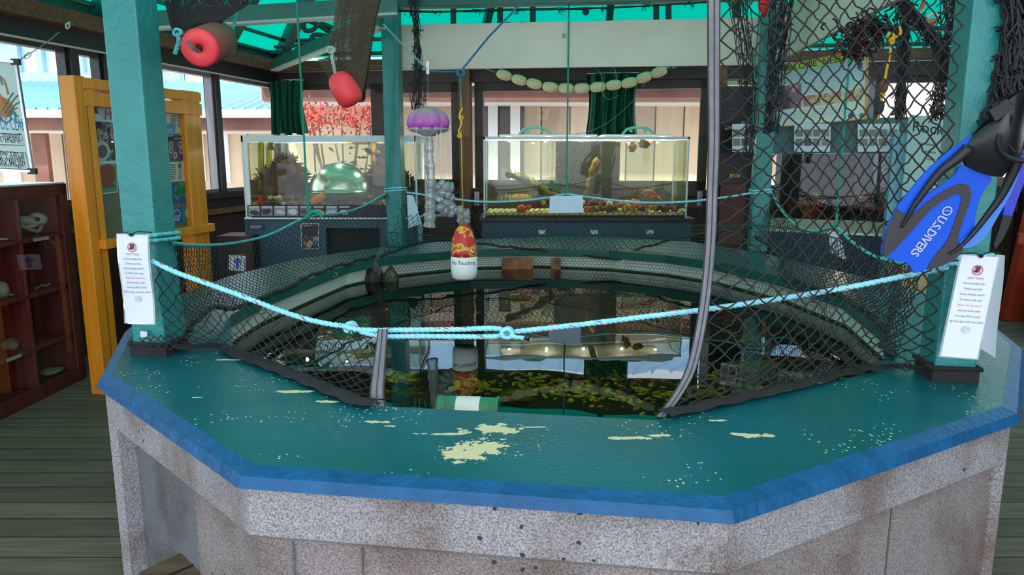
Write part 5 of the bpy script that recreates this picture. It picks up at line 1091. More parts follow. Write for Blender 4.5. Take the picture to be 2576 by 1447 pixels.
for lx0, lx1, hx0, hx1, lb in ((1256, 1500, 1306, 1386, 'left white lid with round-cornered handle on the middle aquarium'), (1518, 1690, 1565, 1645, 'right white lid with round-cornered handle on the middle aquarium')):
    t = thing('white_tank_cover', lb, 'lid'); mb = MB(WHITEP); a, b = at(lx0, 340, A2 + .1), at(lx1, 340, A2 + .1); mb.box(((a.x + b.x) / 2, A2 + .27, z1 + .012), (b.x - a.x, .5, .018)); mb.obj('lid_plate', t, .004)
    p, q = at(hx0, 335, A2 + .2), at(hx1, 335, A2 + .2); hh = at(0, 319, A2 + .2).z - at(0, 336, A2 + .2).z; mb = MB(M('translucent_handle', (160, 210, 196), .3)); zz = z1 + .022; cx = (p.x + q.x) / 2; hw = (q.x - p.x) / 2; hh = .062
    mb.tube(smooth([V((p.x, A2 + .2, zz)), V((p.x + hw * .35, A2 + .2, zz + hh * .8)), V((cx, A2 + .2, zz + hh)), V((q.x - hw * .35, A2 + .2, zz + hh * .8)), V((q.x, A2 + .2, zz))], 6), .012, 8); mb.tube([V((cx - hw * .45, A2 + .2, zz + .02)), V((cx - hw * .45, A2 + .2, zz + hh * .7))], .014, 8); mb.tube([V((cx + hw * .45, A2 + .2, zz + .02)), V((cx + hw * .45, A2 + .2, zz + hh * .7))], .014, 8); mb.obj('lid_handle', t); settle(t)
def log(pts, r, m, label, moss=None):
    t = thing('sunken_log', label, 'log'); mb = MB(m); line = smooth(pts, 6); rn = random.Random(4); mb.tube([p + V((rn.uniform(-1, 1), 0, rn.uniform(-1, 1))) * .004 for p in line], r, 10, rfun=lambda q: r * (.6 + .6 * q + .15 * math.sin(q * 25))); mb.obj('log_body', t)
    if moss:
        mb = MB(moss)
        for k in range(240):
            p = poly_at(line, rn.random() * .72) + V((rn.uniform(-.02, .02), rn.uniform(-.03, .03), rn.uniform(-.01, .045))); mb.tube([p, p + V((rn.uniform(-.02, .02), rn.uniform(-.01, .01), rn.uniform(-.02, .03)))], .004, 4)
        tag(mb.obj('moss', t), kind='stuff')
    settle(t)
LOGM = mottled('brown_log_bark', ((0, (74, 48, 28)), (.5, (112, 74, 40))), 14, .85); MOSS = M('yellow_green_moss', (150, 176, 30), .8, var=.3, vs=30)
log([q2(1272, 436, .2), q2(1310, 452, .2), q2(1350, 470, .2), q2(1380, 492, .22), q2(1420, 500, .25)], .035, LOGM, 'mossy yellow-green log slanting up in the middle aquarium', MOSS)
log([q2(1470, 500, .3), q2(1482, 460, .3), q2(1492, 420, .3), q2(1505, 400, .3)], .028, mottled('olive_log_bark', ((0, (84, 66, 24)), (.5, (120, 96, 40))), 14, .85), 'upright brown log in the dark middle of the middle aquarium')
mb = MB(M('yellow_anemone', (222, 176, 60), .7, var=.2, vs=40)); rn = random.Random(2)
for k in range(70): p = q2(1308, 505, .12) + V((rn.gauss(0, .045), rn.gauss(0, .02), 0)); mb.tube([p, p + V((rn.uniform(-.012, .012), 0, .035 + rn.random() * .025))], .006, 5)
tag(mb.obj('anemone'), 'spiky yellow anemone at the lower left of the middle aquarium', 'anemone')
mb = MB(M('orange_sponge', (228, 96, 40), .7)); mb.blob(q2(1312, 526, .06), (.05, .03, .032), .2, 4); mb.blob(q2(1330, 522, .06), (.025, .02, .02), .3, 5); tag(mb.obj('sponge'), 'bright orange sponge below the yellow anemone', 'sponge')
mb = MB(M('pale_sand', (206, 196, 130), .9, var=.15, vs=30)); mb.box(((x0 + x1) / 2, A2 + .28, z0 + .03), (x1 - x0 - .04, .5, .025)); tag(mb.obj('sand'), 'pale yellow sand on the floor of the middle aquarium', 'sand', kind='stuff')
CN2 = [('cream', (206, 190, 130)), ('olive', (120, 112, 44)), ('rosy', (190, 90, 84)), ('ochre', (190, 150, 60)), ('brown', (90, 66, 34)), ('maroon', (110, 34, 50))]; s2 = {}; rn = random.Random(77)
for k in range(54):
    px = 1480 + (k % 27) * 8.6 + rn.uniform(-4, 4) if k < 44 else rn.uniform(1330, 1480); m = rn.randrange(6); p = q2(px, 530, .06 + (k // 27) * .14 + rn.uniform(0, .05)); p.z = z0 + .055 + (k // 27) * .035 + rn.uniform(0, .03)
    if m not in s2: mb = MB(M(CN2[m][0] + '_stone', CN2[m][1], .8)); mb.blob((0, 0, 0), (.034, .024, .024), .2, m + 60, 10, 7); o = mb.obj('stone'); s2[m] = o
    else: o = s2[m].copy(); COL.objects.link(o)
    o.location = p; q = rn.uniform(.7, 1.35); o.scale = (q, q, q); o.rotation_euler = (0, rn.uniform(-.5, .5), rn.uniform(0, 3)); tag(o, '%s stone on the bed of the middle aquarium' % CN2[m][0], 'stone', '%s stones in the middle aquarium' % CN2[m][0])
SHR = M('orange_shrimp', (222, 106, 44), .5)
def shrimp(c, s, fl, label, m=SHR):
    mb = MB(m); c = V(c); mb.tube(smooth([c + V((-.06 * fl, 0, .0)) * s, c + V((-.02 * fl, 0, .014)) * s, c + V((.03 * fl, 0, .008)) * s, c + V((.065 * fl, 0, -.02)) * s], 5), .01 * s, 8, rfun=lambda t: s * (.004 + .012 * math.sin(3.1 * (1 - t) ** .8)))
    for k in range(5): p = c + V((-.03 * fl + k * .016 * fl, -.004, 0)) * s; mb.tube([p, p + V((.006, -.006, -.03)) * s, p + V((.012, -.006, -.045)) * s], .0018 * s, 4)
    for q in (.03, .05): mb.tube(smooth([c + V((-.055 * fl, 0, .005)) * s, c + V((-.09 * fl, -.01, q)) * s, c + V((-.12 * fl, -.01, q * .4)) * s], 4), .0015 * s, 4)
    tag(mb.obj('shrimp'), label, 'shrimp')
shrimp(q2(1632, 487, .1), 1.1, 1, 'orange shrimp swimming at the right of the middle aquarium')
shrimp(q2(1648, 498, .12), .8, 1, 'small brown shrimp just below the orange one'); shrimp(q2(1602, 518, .05), .7, -1, 'pink shrimp standing on the stones below the swimming one', M('pink_shrimp', (216, 110, 96), .5))
mb = MB(M('brown_growth', (120, 84, 50), .8, var=.3, vs=20)); mb.blob(q2(1620, 362, .2), (.07, .03, .03), .35, 6); mb.blob(q2(1590, 370, .2), (.04, .03, .04), .35, 7); tag(mb.obj('hanging_growth'), 'brown growth hanging from the top at the right of the middle aquarium', 'growth')
mb = MB(M('green_netting_twist', (60, 150, 120), .7)); net(mb, ruled([q2(1362, 452, .15), q2(1398, 442, .15)], [q2(1376, 470, .15), q2(1420, 490, .15)]), 12, 12, .002, .1, .05, 4); tag(mb.obj('net_scrap'), 'scrap of green netting beside the mossy log', 'net scrap')
t = thing('aquarium_stand', 'blue-grey stand with drawer outlines under the middle aquarium', 'cabinet'); mb = MB(STAND); a, b = at(1212, 560, A2).x, at(1738, 560, A2).x; sz = z0 - .03; mb.box(((a + b) / 2, A2 + .28, sz / 2), (b - a, .6, sz)); mb.obj('carcass', t)
mb = MB(BLK2); mb.box(((a + b) / 2, A2 + .27, z0 - .015), (b - a + .04, .66, .03)); mb.obj('top_board', t, .004)
for ax, bx, lb in ((1248, 1420, 'left'), (1430, 1560, 'mid'), (1570, 1700, 'right')):
    p, q = at(ax, 572, A2 - .03).x, at(bx, 572, A2 - .03).x; mb = MB(STAND); mb.box(((p + q) / 2, A2 - .025, sz - .22), (q - p, .012, .28)); d = mb.obj('door', t, .003); m2 = MB(WHITEP); m2.box(((p + q) / 2 + (.1 if lb == 'left' else 0), A2 - .035, sz - .09), (.06, .008, .035)); m2.obj('door_catch', d)
settle(t)
# --- 3: right aquarium
p0, p1 = at(1948, 480, 5.75), at(2243, 480, 5.35); dr = (p1 - p0); dr.z = 0; wd_ = dr.length; dr.normalize(); bk = V((-dr.y, dr.x, 0)); 
z0, zt3, z1 = at(1948, 572, 5.75).z, at(1948, 386, 5.75).z, at(1948, 302, 5.75).z
t = thing('aquarium', 'dark aquarium on the right behind the nets, with orange growths on its floor', 'aquarium'); P3 = lambda u, z, d=0: V((p0.x, p0.y, 0)) + dr * u * wd_ + bk * d + V((0, 0, z))
mb = MB(clear('dark_aquarium_glass', (.75, .8, .78), 1.5, 0)); mb.quad(P3(0, z0), P3(1, z0), P3(1, zt3), P3(0, zt3)); mb.obj('front_glass', t)
mb = MB(M('dark_tank_back', (18, 20, 22), .7)); mb.quad(P3(0, z0, .6), P3(1, z0, .6), P3(1, zt3, .6), P3(0, zt3, .6)); mb.quad(P3(0, z0), P3(0, z0, .6), P3(0, zt3, .6), P3(0, zt3)); mb.quad(P3(1, z0), P3(1, z0, .6), P3(1, zt3, .6), P3(1, zt3)); mb.obj('tank_back', t)
mb = MB(M('pale_ledge', (150, 152, 130), .6, var=.1)); mb.bar(P3(-.02, z0 + .03, .02), P3(1.02, z0 + .03, .02), .05, .09); mb.use(WHITEP); mb.bar(P3(-.02, z0 - .02, .0), P3(1.02, z0 - .02, .0), .06, .014); mb.use(GREYG); mb.bar(P3(1.03, (z0 + zt3) / 2, .3) - V((0, 0, (zt3 - z0) / 2)), P3(1.03, (z0 + zt3) / 2, .3) + V((0, 0, (zt3 - z0) / 2)), .03, .6, up=dr); mb.obj('ledge', t); settle(t)
bulb(P3(.6, z0 + .30, .3), 1.4, (1, .8, .5))
t = thing('aquarium_stand', 'ribbed dark blue stand under the right aquarium', 'cabinet'); mb = MB(STAND); mb.prism([P3(-.02, 0, .02), P3(1.02, 0, .02), P3(1.02, 0, .6), P3(-.02, 0, .6)], (0, 0, z0 - .03)); mb.obj('carcass', t)
mb = MB(M('dark_stand_rib', (24, 52, 70), .5)); 
for k in range(22): mb.bar(P3(k / 21, .02, .01), P3(k / 21, z0 - .05, .01), .012, .012, up=dr)
tag(mb.obj('ribbed_front', t)); settle(t)
rn = random.Random(31)
for k in range(26):
    m = rn.randrange(4); col_ = [('brown', (90, 52, 26)), ('amber', (150, 84, 24)), ('dark', (40, 30, 22)), ('orange', (196, 66, 26))][m if not (m == 3 and k % 3) else 0]
    mb = MB(M(col_[0] + '_growth_mass', col_[1], .8)); c = P3(.1 + .86 * rn.random(), z0 + .10 + rn.random() * .06 + (.09 * rn.random() if k % 2 else 0), .08 + .2 * rn.random()); mb.blob(c, (.05 + .03 * rn.random(), .04, .03 + .03 * rn.random()), .35, k, 10, 7); tag(mb.obj('encrusted_rock'), '%s encrusted rock in the dark right aquarium' % col_[0], 'rock', '%s rocks in the right aquarium' % col_[0])
# grey-green header box carrying photo cards
t = thing('card_rail', 'grey-green header box above the right aquarium with photo cards on it', 'rail'); mb = MB(GREYG); a3 = -.35; mb.prism([P3(a3, zt3, -.04), P3(1.08, zt3, -.04), P3(1.08, z1, .02), P3(a3, z1, .02)], bk * .3); mb.obj('rail_box', t); settle(t)
def R_(px, py, off=0): return onpl(px, py, P3(0, z1, -.045 - off), bk + V((0, 0, -.2)))
for ax, bx, lb in ((1842, 1888, 'left photo card, half hidden by the far right post'), (1998, 2090, 'middle photo card on the rail, eight small pictures'), (2158, 2262, 'right photo card on the rail, nearest the whiteboard')):
    mb = MB(WHITE); Pk = Panel(R_(ax, 312, .02), R_(bx, 311, .02), R_(bx - 2, 382, .02), R_(ax, 382, .02)); Pk.slab(mb, .002); rn = random.Random(ax)
    nc = 2 if bx - ax < 60 else 4
    for i in range(nc):
        for j in range(2): c_ = M('tiny_photo_%d' % rn.randrange(6), [(110, 90, 80), (140, 120, 110), (90, 86, 84), (150, 130, 120), (120, 110, 90), (80, 70, 70)][rn.randrange(6)], .5); Pk.rect(mb, .04 + i * .96 / nc, .2 + j * .33, .04 + (i + .86) * .96 / nc, .2 + j * .33 + .26, c_)
    tag(mb.obj('photo_card'), lb, 'card')
# exhibit poster
E0, E1, E2, E3 = at(1942, 168, 5.72), at(2186, 122, 5.42), at(2180, 300, 5.40), at(1942, 322, 5.70)
t = thing('exhibit_poster', 'abalone exhibit poster in a thin orange wood frame behind the big net', 'poster'); Pe = Panel(E0, E1, E2, E3); mb = MB(ORANGE); Pe.slab(mb, .02); mb.obj('wood_frame', t)
def sheetmat():
    m = M('blue_to_cream_poster', (200, 214, 220), .35); N, L, b = nodes(m); tc = N.new('ShaderNodeTexCoord'); s = N.new('ShaderNodeSeparateXYZ'); L.new(tc.outputs['Object'], s.inputs[0]); mr = N.new('ShaderNodeMapRange'); mr.inputs['From Min'].default_value = E3.z; mr.inputs['From Max'].default_value = E1.z; L.new(s.outputs['Z'], mr.inputs['Value'])
    r = N.new('ShaderNodeValToRGB'); r.color_ramp.elements[0].color = lin((214, 220, 208)); r.color_ramp.elements[1].color = lin((96, 160, 196)); r.color_ramp.elements[0].position = .35; L.new(mr.outputs[0], r.inputs['Fac']); L.new(r.outputs['Color'], b.inputs['Base Color']); return m
mb = MB(sheetmat()); Pe.rect(mb, .0, .025, .975, .985, MATS['blue_to_cream_poster'], .003); YG = M('lime_banner', (176, 190, 70), .5); Pe.rect(mb, .0, .03, .975, .13, YG, .004)
Pe.text(mb, 'ABALONE  NEED  Y', .47, .115, .062, INK, wid=.82, off=.005)
Pe.scribble(mb, .05, .16, .95, .28, 3, INKL, .0045, 3, .4); AB = mottled('abalone_photo', ((0, (84, 66, 90)), (.42, (150, 100, 120)), (.56, (206, 150, 150)), (.64, (180, 150, 90))), 9, .4)
Pe.rect(mb, .0, .34, .32, .72, AB, .005); Pe.scribble(mb, .36, .32, .92, .52, 5, INKL, .0045, 5, .35)
for k in range(3): Pe.rect(mb, .34 + k * .21, .55, .53 + k * .21, .72, mottled('abalone_photo_%d' % k, ((0, (190, 120, 110)), (.48, (214, 180, 130)), (.6, (160, 150, 90))), 14, .4), .005)
Pe.scribble(mb, .04, .76, .9, .9, 4, INKL, .0045, 7, .35); Pe.disc(mb, .84, .93, .02, M('blue_seal', (60, 90, 170), .5), .005); Pe.disc(mb, .95, .94, .018, M('green_seal', (60, 130, 90), .5), .005); mb.obj('printed_sheet', t); settle(t)
# board with the name and the pale cabinet side at the right
t = thing('whiteboard', 'tall pale board headed Rocky, behind the fin at the right', 'whiteboard'); Pw = Panel(at(2288, 288, 4.9), at(2386, 300, 4.7), at(2300, 1010, 4.7), at(2222, 985, 4.9)); mb = MB(M('pale_green_board', (180, 206, 204), .4)); Pw.slab(mb, .02); Pw.text(mb, 'Rocky', .62, .055, .10, INK); Pw.scribble(mb, .3, .08, .9, .3, 9, INKG, seed=6, frac=.25); mb.obj('board', t); settle(t)
mb = MB(M('pale_blue_cabinet', (112, 158, 176), .5)); qq = at(2274, 335, 4.98); mb.box((qq.x, qq.y + .02, qq.z / 2), (.13, .04, qq.z)); tag(mb.obj('side_cabinet'), 'pale blue cabinet side between the right aquarium and the fins', 'cabinet')
mb = MB(M('tan_carton', (176, 150, 110), .8)); qq = at(2288, 662, 4.3); mb.box((qq.x, qq.y, qq.z / 2), (.2, .2, qq.z)); tag(mb.obj('tan_box'), 'tall tan carton just beyond the right rim behind the fin tip', 'box')
mb = MB(M('pale_blue_door_panel', (96, 146, 164), .5)); pa, pb = at(2440, -40, 6.4), at(2552, -50, 6.3); Pd = Panel(pa, pb, (pb.x, pb.y, 0), (pa.x, pa.y, 0)); Pd.slab(mb, .05); tag(mb.obj('partition_panel'), 'pale blue-grey partition behind the right near post', 'partition')
t = thing('wooden_stand', 'red-orange painted wooden display stand at the right edge', 'stand'); mb = MB(REDO); b0 = on(2543, 806, 0); mb.bar(b0, V((b0.x + .22, b0.y - .05, 2.2)), .17, .09, up=(0, 1, 0)); mb.obj('upright', t); mb = MB(REDO); q = at(2560, 600, b0.y - .06); mb.bar(q, q + V((1.0, -.3, 0)), .05, .09); mb.obj('cross_rail', t); settle(t)
mb = MB(BLACKP); qq = at(2600, 700, 5.6); mb.box((qq.x + .35, qq.y, qq.z / 2), (.5, .3, qq.z)); tag(mb.obj('black_box'), 'black box on the deck right of the red-orange frame', 'box')

# ================================================================== LEFT SIDE: display case, cabinet, board, curtain
CP0 = at(195, 190, 4.2)
def C_(px, py, o=0): return onpl(px, py, CP0 + LWn * o, LWn)
t = thing('display_case', 'tall orange pine display case standing by the left windows', 'display case')
def vbar(pxa, pxb, py, zt, th, name, mat=ORANGE, z0=0):
    a, b = C_(pxa, py), C_(pxb, py); w = (V((b.x, b.y, 0)) - V((a.x, a.y, 0))); mb = MB(mat); mb.prism([V((a.x, a.y, z0)), V((b.x, b.y, z0)), V((b.x, b.y, zt)), V((a.x, a.y, zt))], -LWn * th); mb.obj(name, t, .004); return a, b
ztc = C_(195, 190).z
vbar(196, 224, 300, ztc, .10, 'side_post'); vbar(228, 250, 400, ztc - .03, .045, 'inner_stile'); vbar(474, 513, 400, ztc, .10, 'side_post')
a, b = C_(210, 215), C_(505, 250)
za_, zb_ = C_(300, 212).z, C_(300, 248).z
mb = MB(ORANGE); q0, q1_ = V((a.x, a.y, ztc - .035)), V((b.x, b.y, ztc - .035)); mb.bar(q0 - LWn * .05, q1_ - LWn * .05, .11, .06); mb.obj('top_rail', t, .004); mb = MB(ORANGE); e = V((0, 0, -.085)); mb.bar(q0 + e - LWn * .02, q1_ + e - LWn * .02, .05, .08); mb.obj('upper_rail', t, .003)
zr = C_(246, 616).z; mb = MB(ORANGE); mb.bar(V((a.x, a.y, zr)) + LWn * .0, V((b.x, b.y, zr)) + LWn * .0, .08, .055); mb.obj('lower_rail', t, .004)
mb = MB(M('grey_case_back', (120, 116, 100), .6, var=.12, vs=4)); q0, q1_ = V((a.x, a.y, 0)) - LWn * .05, V((b.x, b.y, 0)) - LWn * .05; mb.prism([q0 + V((0, 0, zr)), q1_ + V((0, 0, zr)), q1_ + V((0, 0, ztc - .1)), q0 + V((0, 0, ztc - .1))], -LWn * .02); mb.obj('back_board', t)
mb = MB(clear('case_glass', (.96, .97, .95), .25, 0)); q0, q1_ = q0 + LWn * .035, q1_ + LWn * .035; mb.quad(q0 + V((0, 0, zr)), q1_ + V((0, 0, zr)), q1_ + V((0, 0, ztc - .1)), q0 + V((0, 0, ztc - .1))); mb.obj('glass_front', t); settle(t)
def cpan(name, label, x0_, x1_, ya, yb, ya2, yb2, draw, base=WHITE):
    Pk = Panel(C_(x0_, ya, -.042), C_(x1_, ya2, -.042), C_(x1_, yb2, -.042), C_(x0_, yb, -.042)); mb = MB(base); Pk.slab(mb, .002); draw(Pk, mb); return tag(mb.obj(name), label, 'poster')
def d_bw(P_, mb):
    P_.rect(mb, .05, .05, .97, .25, M('bw_photo_a', (60, 62, 60), .3)); P_.disc(mb, .55, .15, .07, INKL, .002); P_.text(mb, 'MA', .8, .33, .08, M('red_brown_ink', (150, 60, 50), .6)); P_.rect(mb, .08, .37, .97, .97, mottled('bw_photo_b', ((0, (40, 40, 40)), (.5, (150, 150, 146)), (.58, (54, 52, 50))), 16, .3)); P_.disc(mb, .4, .82, .06, INKL, .002); P_.disc(mb, .4, .82, .04, M('bw_photo_a', (60, 62, 60)), .0026)
cpan('photo_sheet', 'black and white photo sheet at the left of the display case', 232, 292, 242, 412, 250, 408, d_bw)
def d_oct(P_, mb):
    P_.rect(mb, .05, .04, .95, .96, M('teal_print', (70, 150, 132), .3)); O = M('octopus_red', (150, 70, 50), .5); P_.disc(mb, .5, .4, .07, O, .002)
    for k in range(7): P_.poly(mb, [(.5, .45), (.15 + k * .11, .85), (.22 + k * .11, .8)], O, .0022)
cpan('octopus_print', 'teal print with a red octopus, below the photo sheet', 240, 296, 412, 492, 408, 484, d_oct)
cpan('yellow_sheet', 'yellow and blue sheet half hidden by the left near post', 388, 413, 250, 410, 254, 410, lambda P_, mb: (P_.rect(mb, .1, .4, .9, .9, M('navy_print', (30, 60, 100), .4)), P_.text(mb, 'D', .5, .2, .05, INK)), M('pale_yellow_paper', (200, 206, 140), .5))
cpan('text_sheet', 'white list sheet at the top right of the display case', 417, 470, 256, 336, 262, 336, lambda P_, mb: (P_.scribble(mb, .2, .12, .85, .2, 1, INKG), P_.scribble(mb, .2, .26, .5, .8, 8, INKG), P_.scribble(mb, .55, .26, .85, .8, 8, INKG, seed=4)), M('pale_green_paper', (204, 214, 200), .5))
Pk = Panel(C_(413, 310, -.038), C_(440, 312, -.038), C_(440, 345, -.038), C_(413, 345, -.038)); mb = MB(M('sky_blue_disc', (60, 150, 200), .4)); Pk.disc(mb, .5, .5, Pk.w * .5, MATS['sky_blue_disc'], .0, Pk.h * .5); Pk.disc(mb, .5, .5, Pk.w * .5, MATS['sky_blue_disc'], .003, Pk.h * .5); Pk.scribble(mb, .2, .35, .8, .75, 3, WHITE, .004); tag(mb.obj('round_sticker'), 'round sky blue sticker left of the list sheet', 'sticker')
def d_pur(P_, mb):
    P_.rect(mb, 0, 0, 1, .2, M('dark_plum', (54, 36, 60), .5)); P_.scribble(mb, .3, .05, .8, .16, 2, INKL)
    for u, v in ((.15, .35), (.6, .35), (.15, .6), (.65, .6), (.35, .8)): P_.disc(mb, u, v, .022, M('cream_ink', (200, 190, 150), .6), .002); P_.disc(mb, u, v, .012, M('purple_card', (96, 58, 120), .5), .0026)
cpan('purple_card', 'purple card with five cream emblems in the display case', 422, 473, 342, 403, 342, 403, d_pur, M('purple_card', (96, 58, 120), .5))
cpan('recycling_sheet', 'white recycling sheet below the purple card', 422, 480, 408, 458, 406, 455, lambda P_, mb: (P_.scribble(mb, .08, .1, .35, .9, 7, INKG), P_.scribble(mb, .45, .35, .6, .9, 5, INKG, seed=8), P_.scribble(mb, .68, .15, .92, .75, 7, INKG, seed=9), P_.disc(mb, .5, .2, .02, INKG)), M('pale_paper', (206, 210, 196), .5))
def d_globe(P_, mb):
    for u, v, r in ((.3, .35, .04), (.45, .3, .05), (.6, .45, .035), (.25, .6, .03), (.8, .3, .03)): P_.disc(mb, u, v, r, M('land_green', (50, 150, 110), .5), .002)
cpan('globe_print', 'blue and green globe print below the recycling sheet', 431, 482, 462, 512, 460, 508, d_globe, M('ocean_blue', (34, 84, 170), .5))
cpan('octagon_badge', 'blue badge card at the foot of the display case', 433, 456, 523, 562, 522, 559, lambda P_, mb: (P_.ring(mb, .5, .5, .04, .006, WHITE), P_.scribble(mb, .2, .5, .8, .8, 3, WHITE, .003)), M('badge_blue', (44, 96, 190), .5))
cpan('teal_card', 'teal card with a pale circle beside the blue badge', 459, 487, 512, 562, 510, 556, lambda P_, mb: P_.disc(mb, .5, .5, .035, INKL, .002), M('teal_card_paper', (50, 130, 124), .5))
# cabinet
K0, K1 = on(0, 1055, 0), on(214, 950, 0); Kd = (K1 - K0).normalized(); Kn = V((Kd.y, -Kd.x, 0))
def K_(px, py, o=0): return onpl(px, py, K0 + Kn * o, Kn)
zk = K_(150, 462).z; t = thing('specimen_cabinet', 'glass-fronted reddish wooden cabinet of cubbyholes at the left edge', 'cabinet'); s0_ = K1 - Kd * 1.9; DK = .34
def kp(a, b, z, o=0): return None
e1, e0_ = K1, s0_
def kbox(a, b, za, zb2, front, back, name, mat=REDW, bev=.003):
    mb = MB(mat); P0, P1 = K1 - Kd * a, K1 - Kd * b; mb.prism([P0 + Kn * front + V((0, 0, za)), P1 + Kn * front + V((0, 0, za)), P1 + Kn * front + V((0, 0, zb2)), P0 + Kn * front + V((0, 0, zb2))], -Kn * (front - back)); return mb.obj(name, t, bev)
REDD = wood('dark_red_wood', (64, 24, 18), (92, 36, 26), 'Z', 3, .5)
kbox(0, .03, 0, zk, 0, -DK, 'side_panel'); kbox(0, 1.9, zk - .02, zk, 0, -DK, 'top_board', REDD); kbox(0, 1.9, 0, .06, 0, -DK, 'plinth', REDD); kbox(0, 1.9, 0, zk, -DK + .01, -DK, 'back_board', REDD)
kbox(0, .07, 0, zk, .012, -.0, 'front_stile', REDD); kbox(0, 1.9, zk - .07, zk, .012, 0, 'front_rail', REDD); kbox(0, 1.9, 0, .085, .012, 0, 'front_rail', REDD)
cw = (K1 - K_(52, 480)).dot(Kd)
zs_ = [K_(100, y).z for y in (603, 742, 878)]
for k in range(1, 5): kbox(cw * k - .0, cw * k + .02, .06, zk - .02, -.02, -DK, 'divider')
for z in zs_: kbox(0, 1.9, z - .012, z + .012, -.02, -DK, 'shelf')
mb = MB(clear('cabinet_glass', (.93, .94, .93), .12, .0)); mb.quad(K1 + V((0, 0, .07)) - Kn * .004, s0_ + V((0, 0, .07)) - Kn * .004, s0_ + V((0, 0, zk - .05)) - Kn * .004, K1 + V((0, 0, zk - .05)) - Kn * .004); mb.obj('glass_front', t)
for i, (px, py) in enumerate(((108, 602), (40, 897))):
    mb = MB(M('label_strip', (150, 170, 160), .6)); a = K_(px - 18, py, .001); b = K_(px + 20, py - 7, .001); mb.bar(V((a.x, a.y, zs_[0 if i == 0 else 2])) - Kn * .015, V((b.x, b.y, zs_[0 if i == 0 else 2])) - Kn * .015, .002, .018); mb.obj('shelf_label', t, label='pale shelf label')
settle(t)
mb = MB(M('white_tabletop_edge', (226, 226, 236), .4)); mb.prism([K1 + V((0, 0, zk)) - Kn * .0, s0_ + V((0, 0, zk)), s0_ + V((0, 0, zk)) - Kn * .3, K1 + V((0, 0, zk)) - Kn * .3], (0, 0, .008)); tag(mb.obj('cover_sheet'), 'thin white sheet lying on top of the specimen cabinet', 'sheet')
BONE = M('old_bone', (168, 182, 164), .7, var=.15, vs=18)
def ks(px, py, sh, o=-.12): p = K_(px, py, o); p.z = sh; return p
t = thing('animal_skull', 'pale toothed animal skull on the top right shelf of the cabinet', 'skull'); c = ks(82, 575, zs_[0] + .09, -.14); mb = MB(BONE)
mb.blob(c + Kd * .05 + V((0, 0, .01)), (.05, .06, .045), .12, 3); mb.tube(smooth([c + Kd * .03, c - Kd * .04 + V((0, 0, .01)), c - Kd * .10 + V((0, 0, .02))], 4), .03, 10, rfun=lambda q: .04 - .018 * q); mb.obj('cranium', t)
mb = MB(BONE); mb.tube(smooth([c + Kd * .09 + V((0, 0, -.02)), c + Kd * .05 + V((0, 0, -.06)), c - Kd * .02 + V((0, 0, -.045)), c - Kd * .09 + V((0, 0, -.015))], 4), .012, 8); mb.obj('jaw', t); mb = MB(M('bone_hollow', (30, 34, 32), .9)); mb.blob(c + Kd * .0 + Kn * .035 + V((0, 0, .015)), (.016, .016, .014), 0, 1, 10, 6); mb.obj('eye_socket', t)
mb = MB(WHITEP)
for k in range(7): p = c - Kd * (.02 + k * .012) + Kn * .026 + V((0, 0, -.018)); mb.lathe(p, [(.004, 0), (.001, -.012)], 6)
mb.obj('tooth_row', t); settle(t)
def bone(nm, label, p, s, cat, m=BONE, seed=2): mb = MB(m); mb.blob(V(p) + V((0, 0, s[2] * .8)), s, .15, seed, 12, 8); tag(mb.obj(nm), label, cat)
bone('small_skull', 'small brown skull on the lower left shelf of the cabinet', ks(26, 868, zs_[2] + .012), (.05, .05, .035), 'skull', M('brown_bone', (110, 96, 76), .8), 4)
bone('flat_shell', 'flat pale green shell lying at the bottom right of the cabinet', ks(133, 968, .07), (.06, .09, .018), 'shell', M('pale_green_shell', (120, 128, 96), .7), 6)
bone('paper_scrap', 'pale oval shell on the second shelf by the divider', ks(30, 742, zs_[1] + .012), (.03, .06, .006), 'shell', M('aqua_shell', (130, 170, 170), .6), 7)
bone('rib_bone', 'thin pale bone lying on the upper shelf at the left edge', ks(16, 602, zs_[0] + .012), (.03, .09, .008), 'bone', BONE, 8)
bone('round_shell', 'round grey shell cut by the left edge of the photo, second shelf', ks(2, 725, zs_[1] + .012), (.04, .04, .05), 'shell', M('grey_shell', (130, 128, 118), .7), 9)
for k in range(6): bone('bone_fragment', 'small grey bone fragment on the second shelf, right cubbyhole', ks(92 + k * 8, 722 - k * 3, zs_[1] + .012, -.10 - .02 * (k % 3)), (.012, .016, .006), 'bone', M('grey_shell', (130, 128, 118), .7), k); tag(bpy.data.objects[-1] if False else [o for o in bpy.data.objects if o.name.startswith('bone_fragment')][-1], group='bone fragments in the cabinet')
# whiteboard with drawn crab
t = thing('hanging_whiteboard', 'hanging whiteboard with a coloured crab drawing at the left edge', 'whiteboard'); Pw = Panel(at(-240, 130, 3.55), at(40, 156, 3.75), at(82, 431, 3.75), at(-200, 420, 3.55)); mb = MB(M('whiteboard_face', (176, 200, 194), .25)); Pw.slab(mb, .012); mb.obj('board', t)
mb = MB(METAL)
for (u0, v0, u1, v1) in ((0, 0, 1, 0), (1, 0, 1, 1), (1, 1, 0, 1)): mb.bar(Pw.p(u0, v0), Pw.p(u1, v1), .016, .012)
mb.obj('edge_trim', t); mb = MB(BLACK); mb.box(Pw.p(1, 0, .002), (.04, .02, .03)); mb.obj('corner_cap', t); mb = MB(BLACK); mb.box(Pw.p(1, 1, .002), (.04, .02, .03)); mb.obj('corner_cap', t)
mb = MB(INK); BL = M('blue_marker', (40, 120, 160), .6); OR = M('orange_marker', (190, 110, 60), .6); GR = M('green_marker', (60, 140, 110), .6)
Pw.text(mb, 'FUL', .985, .56, .085, BL, 'r'); Pw.text(mb, 'TOE CLAB', .995, .625, .085, BL, 'r', wid=.27)
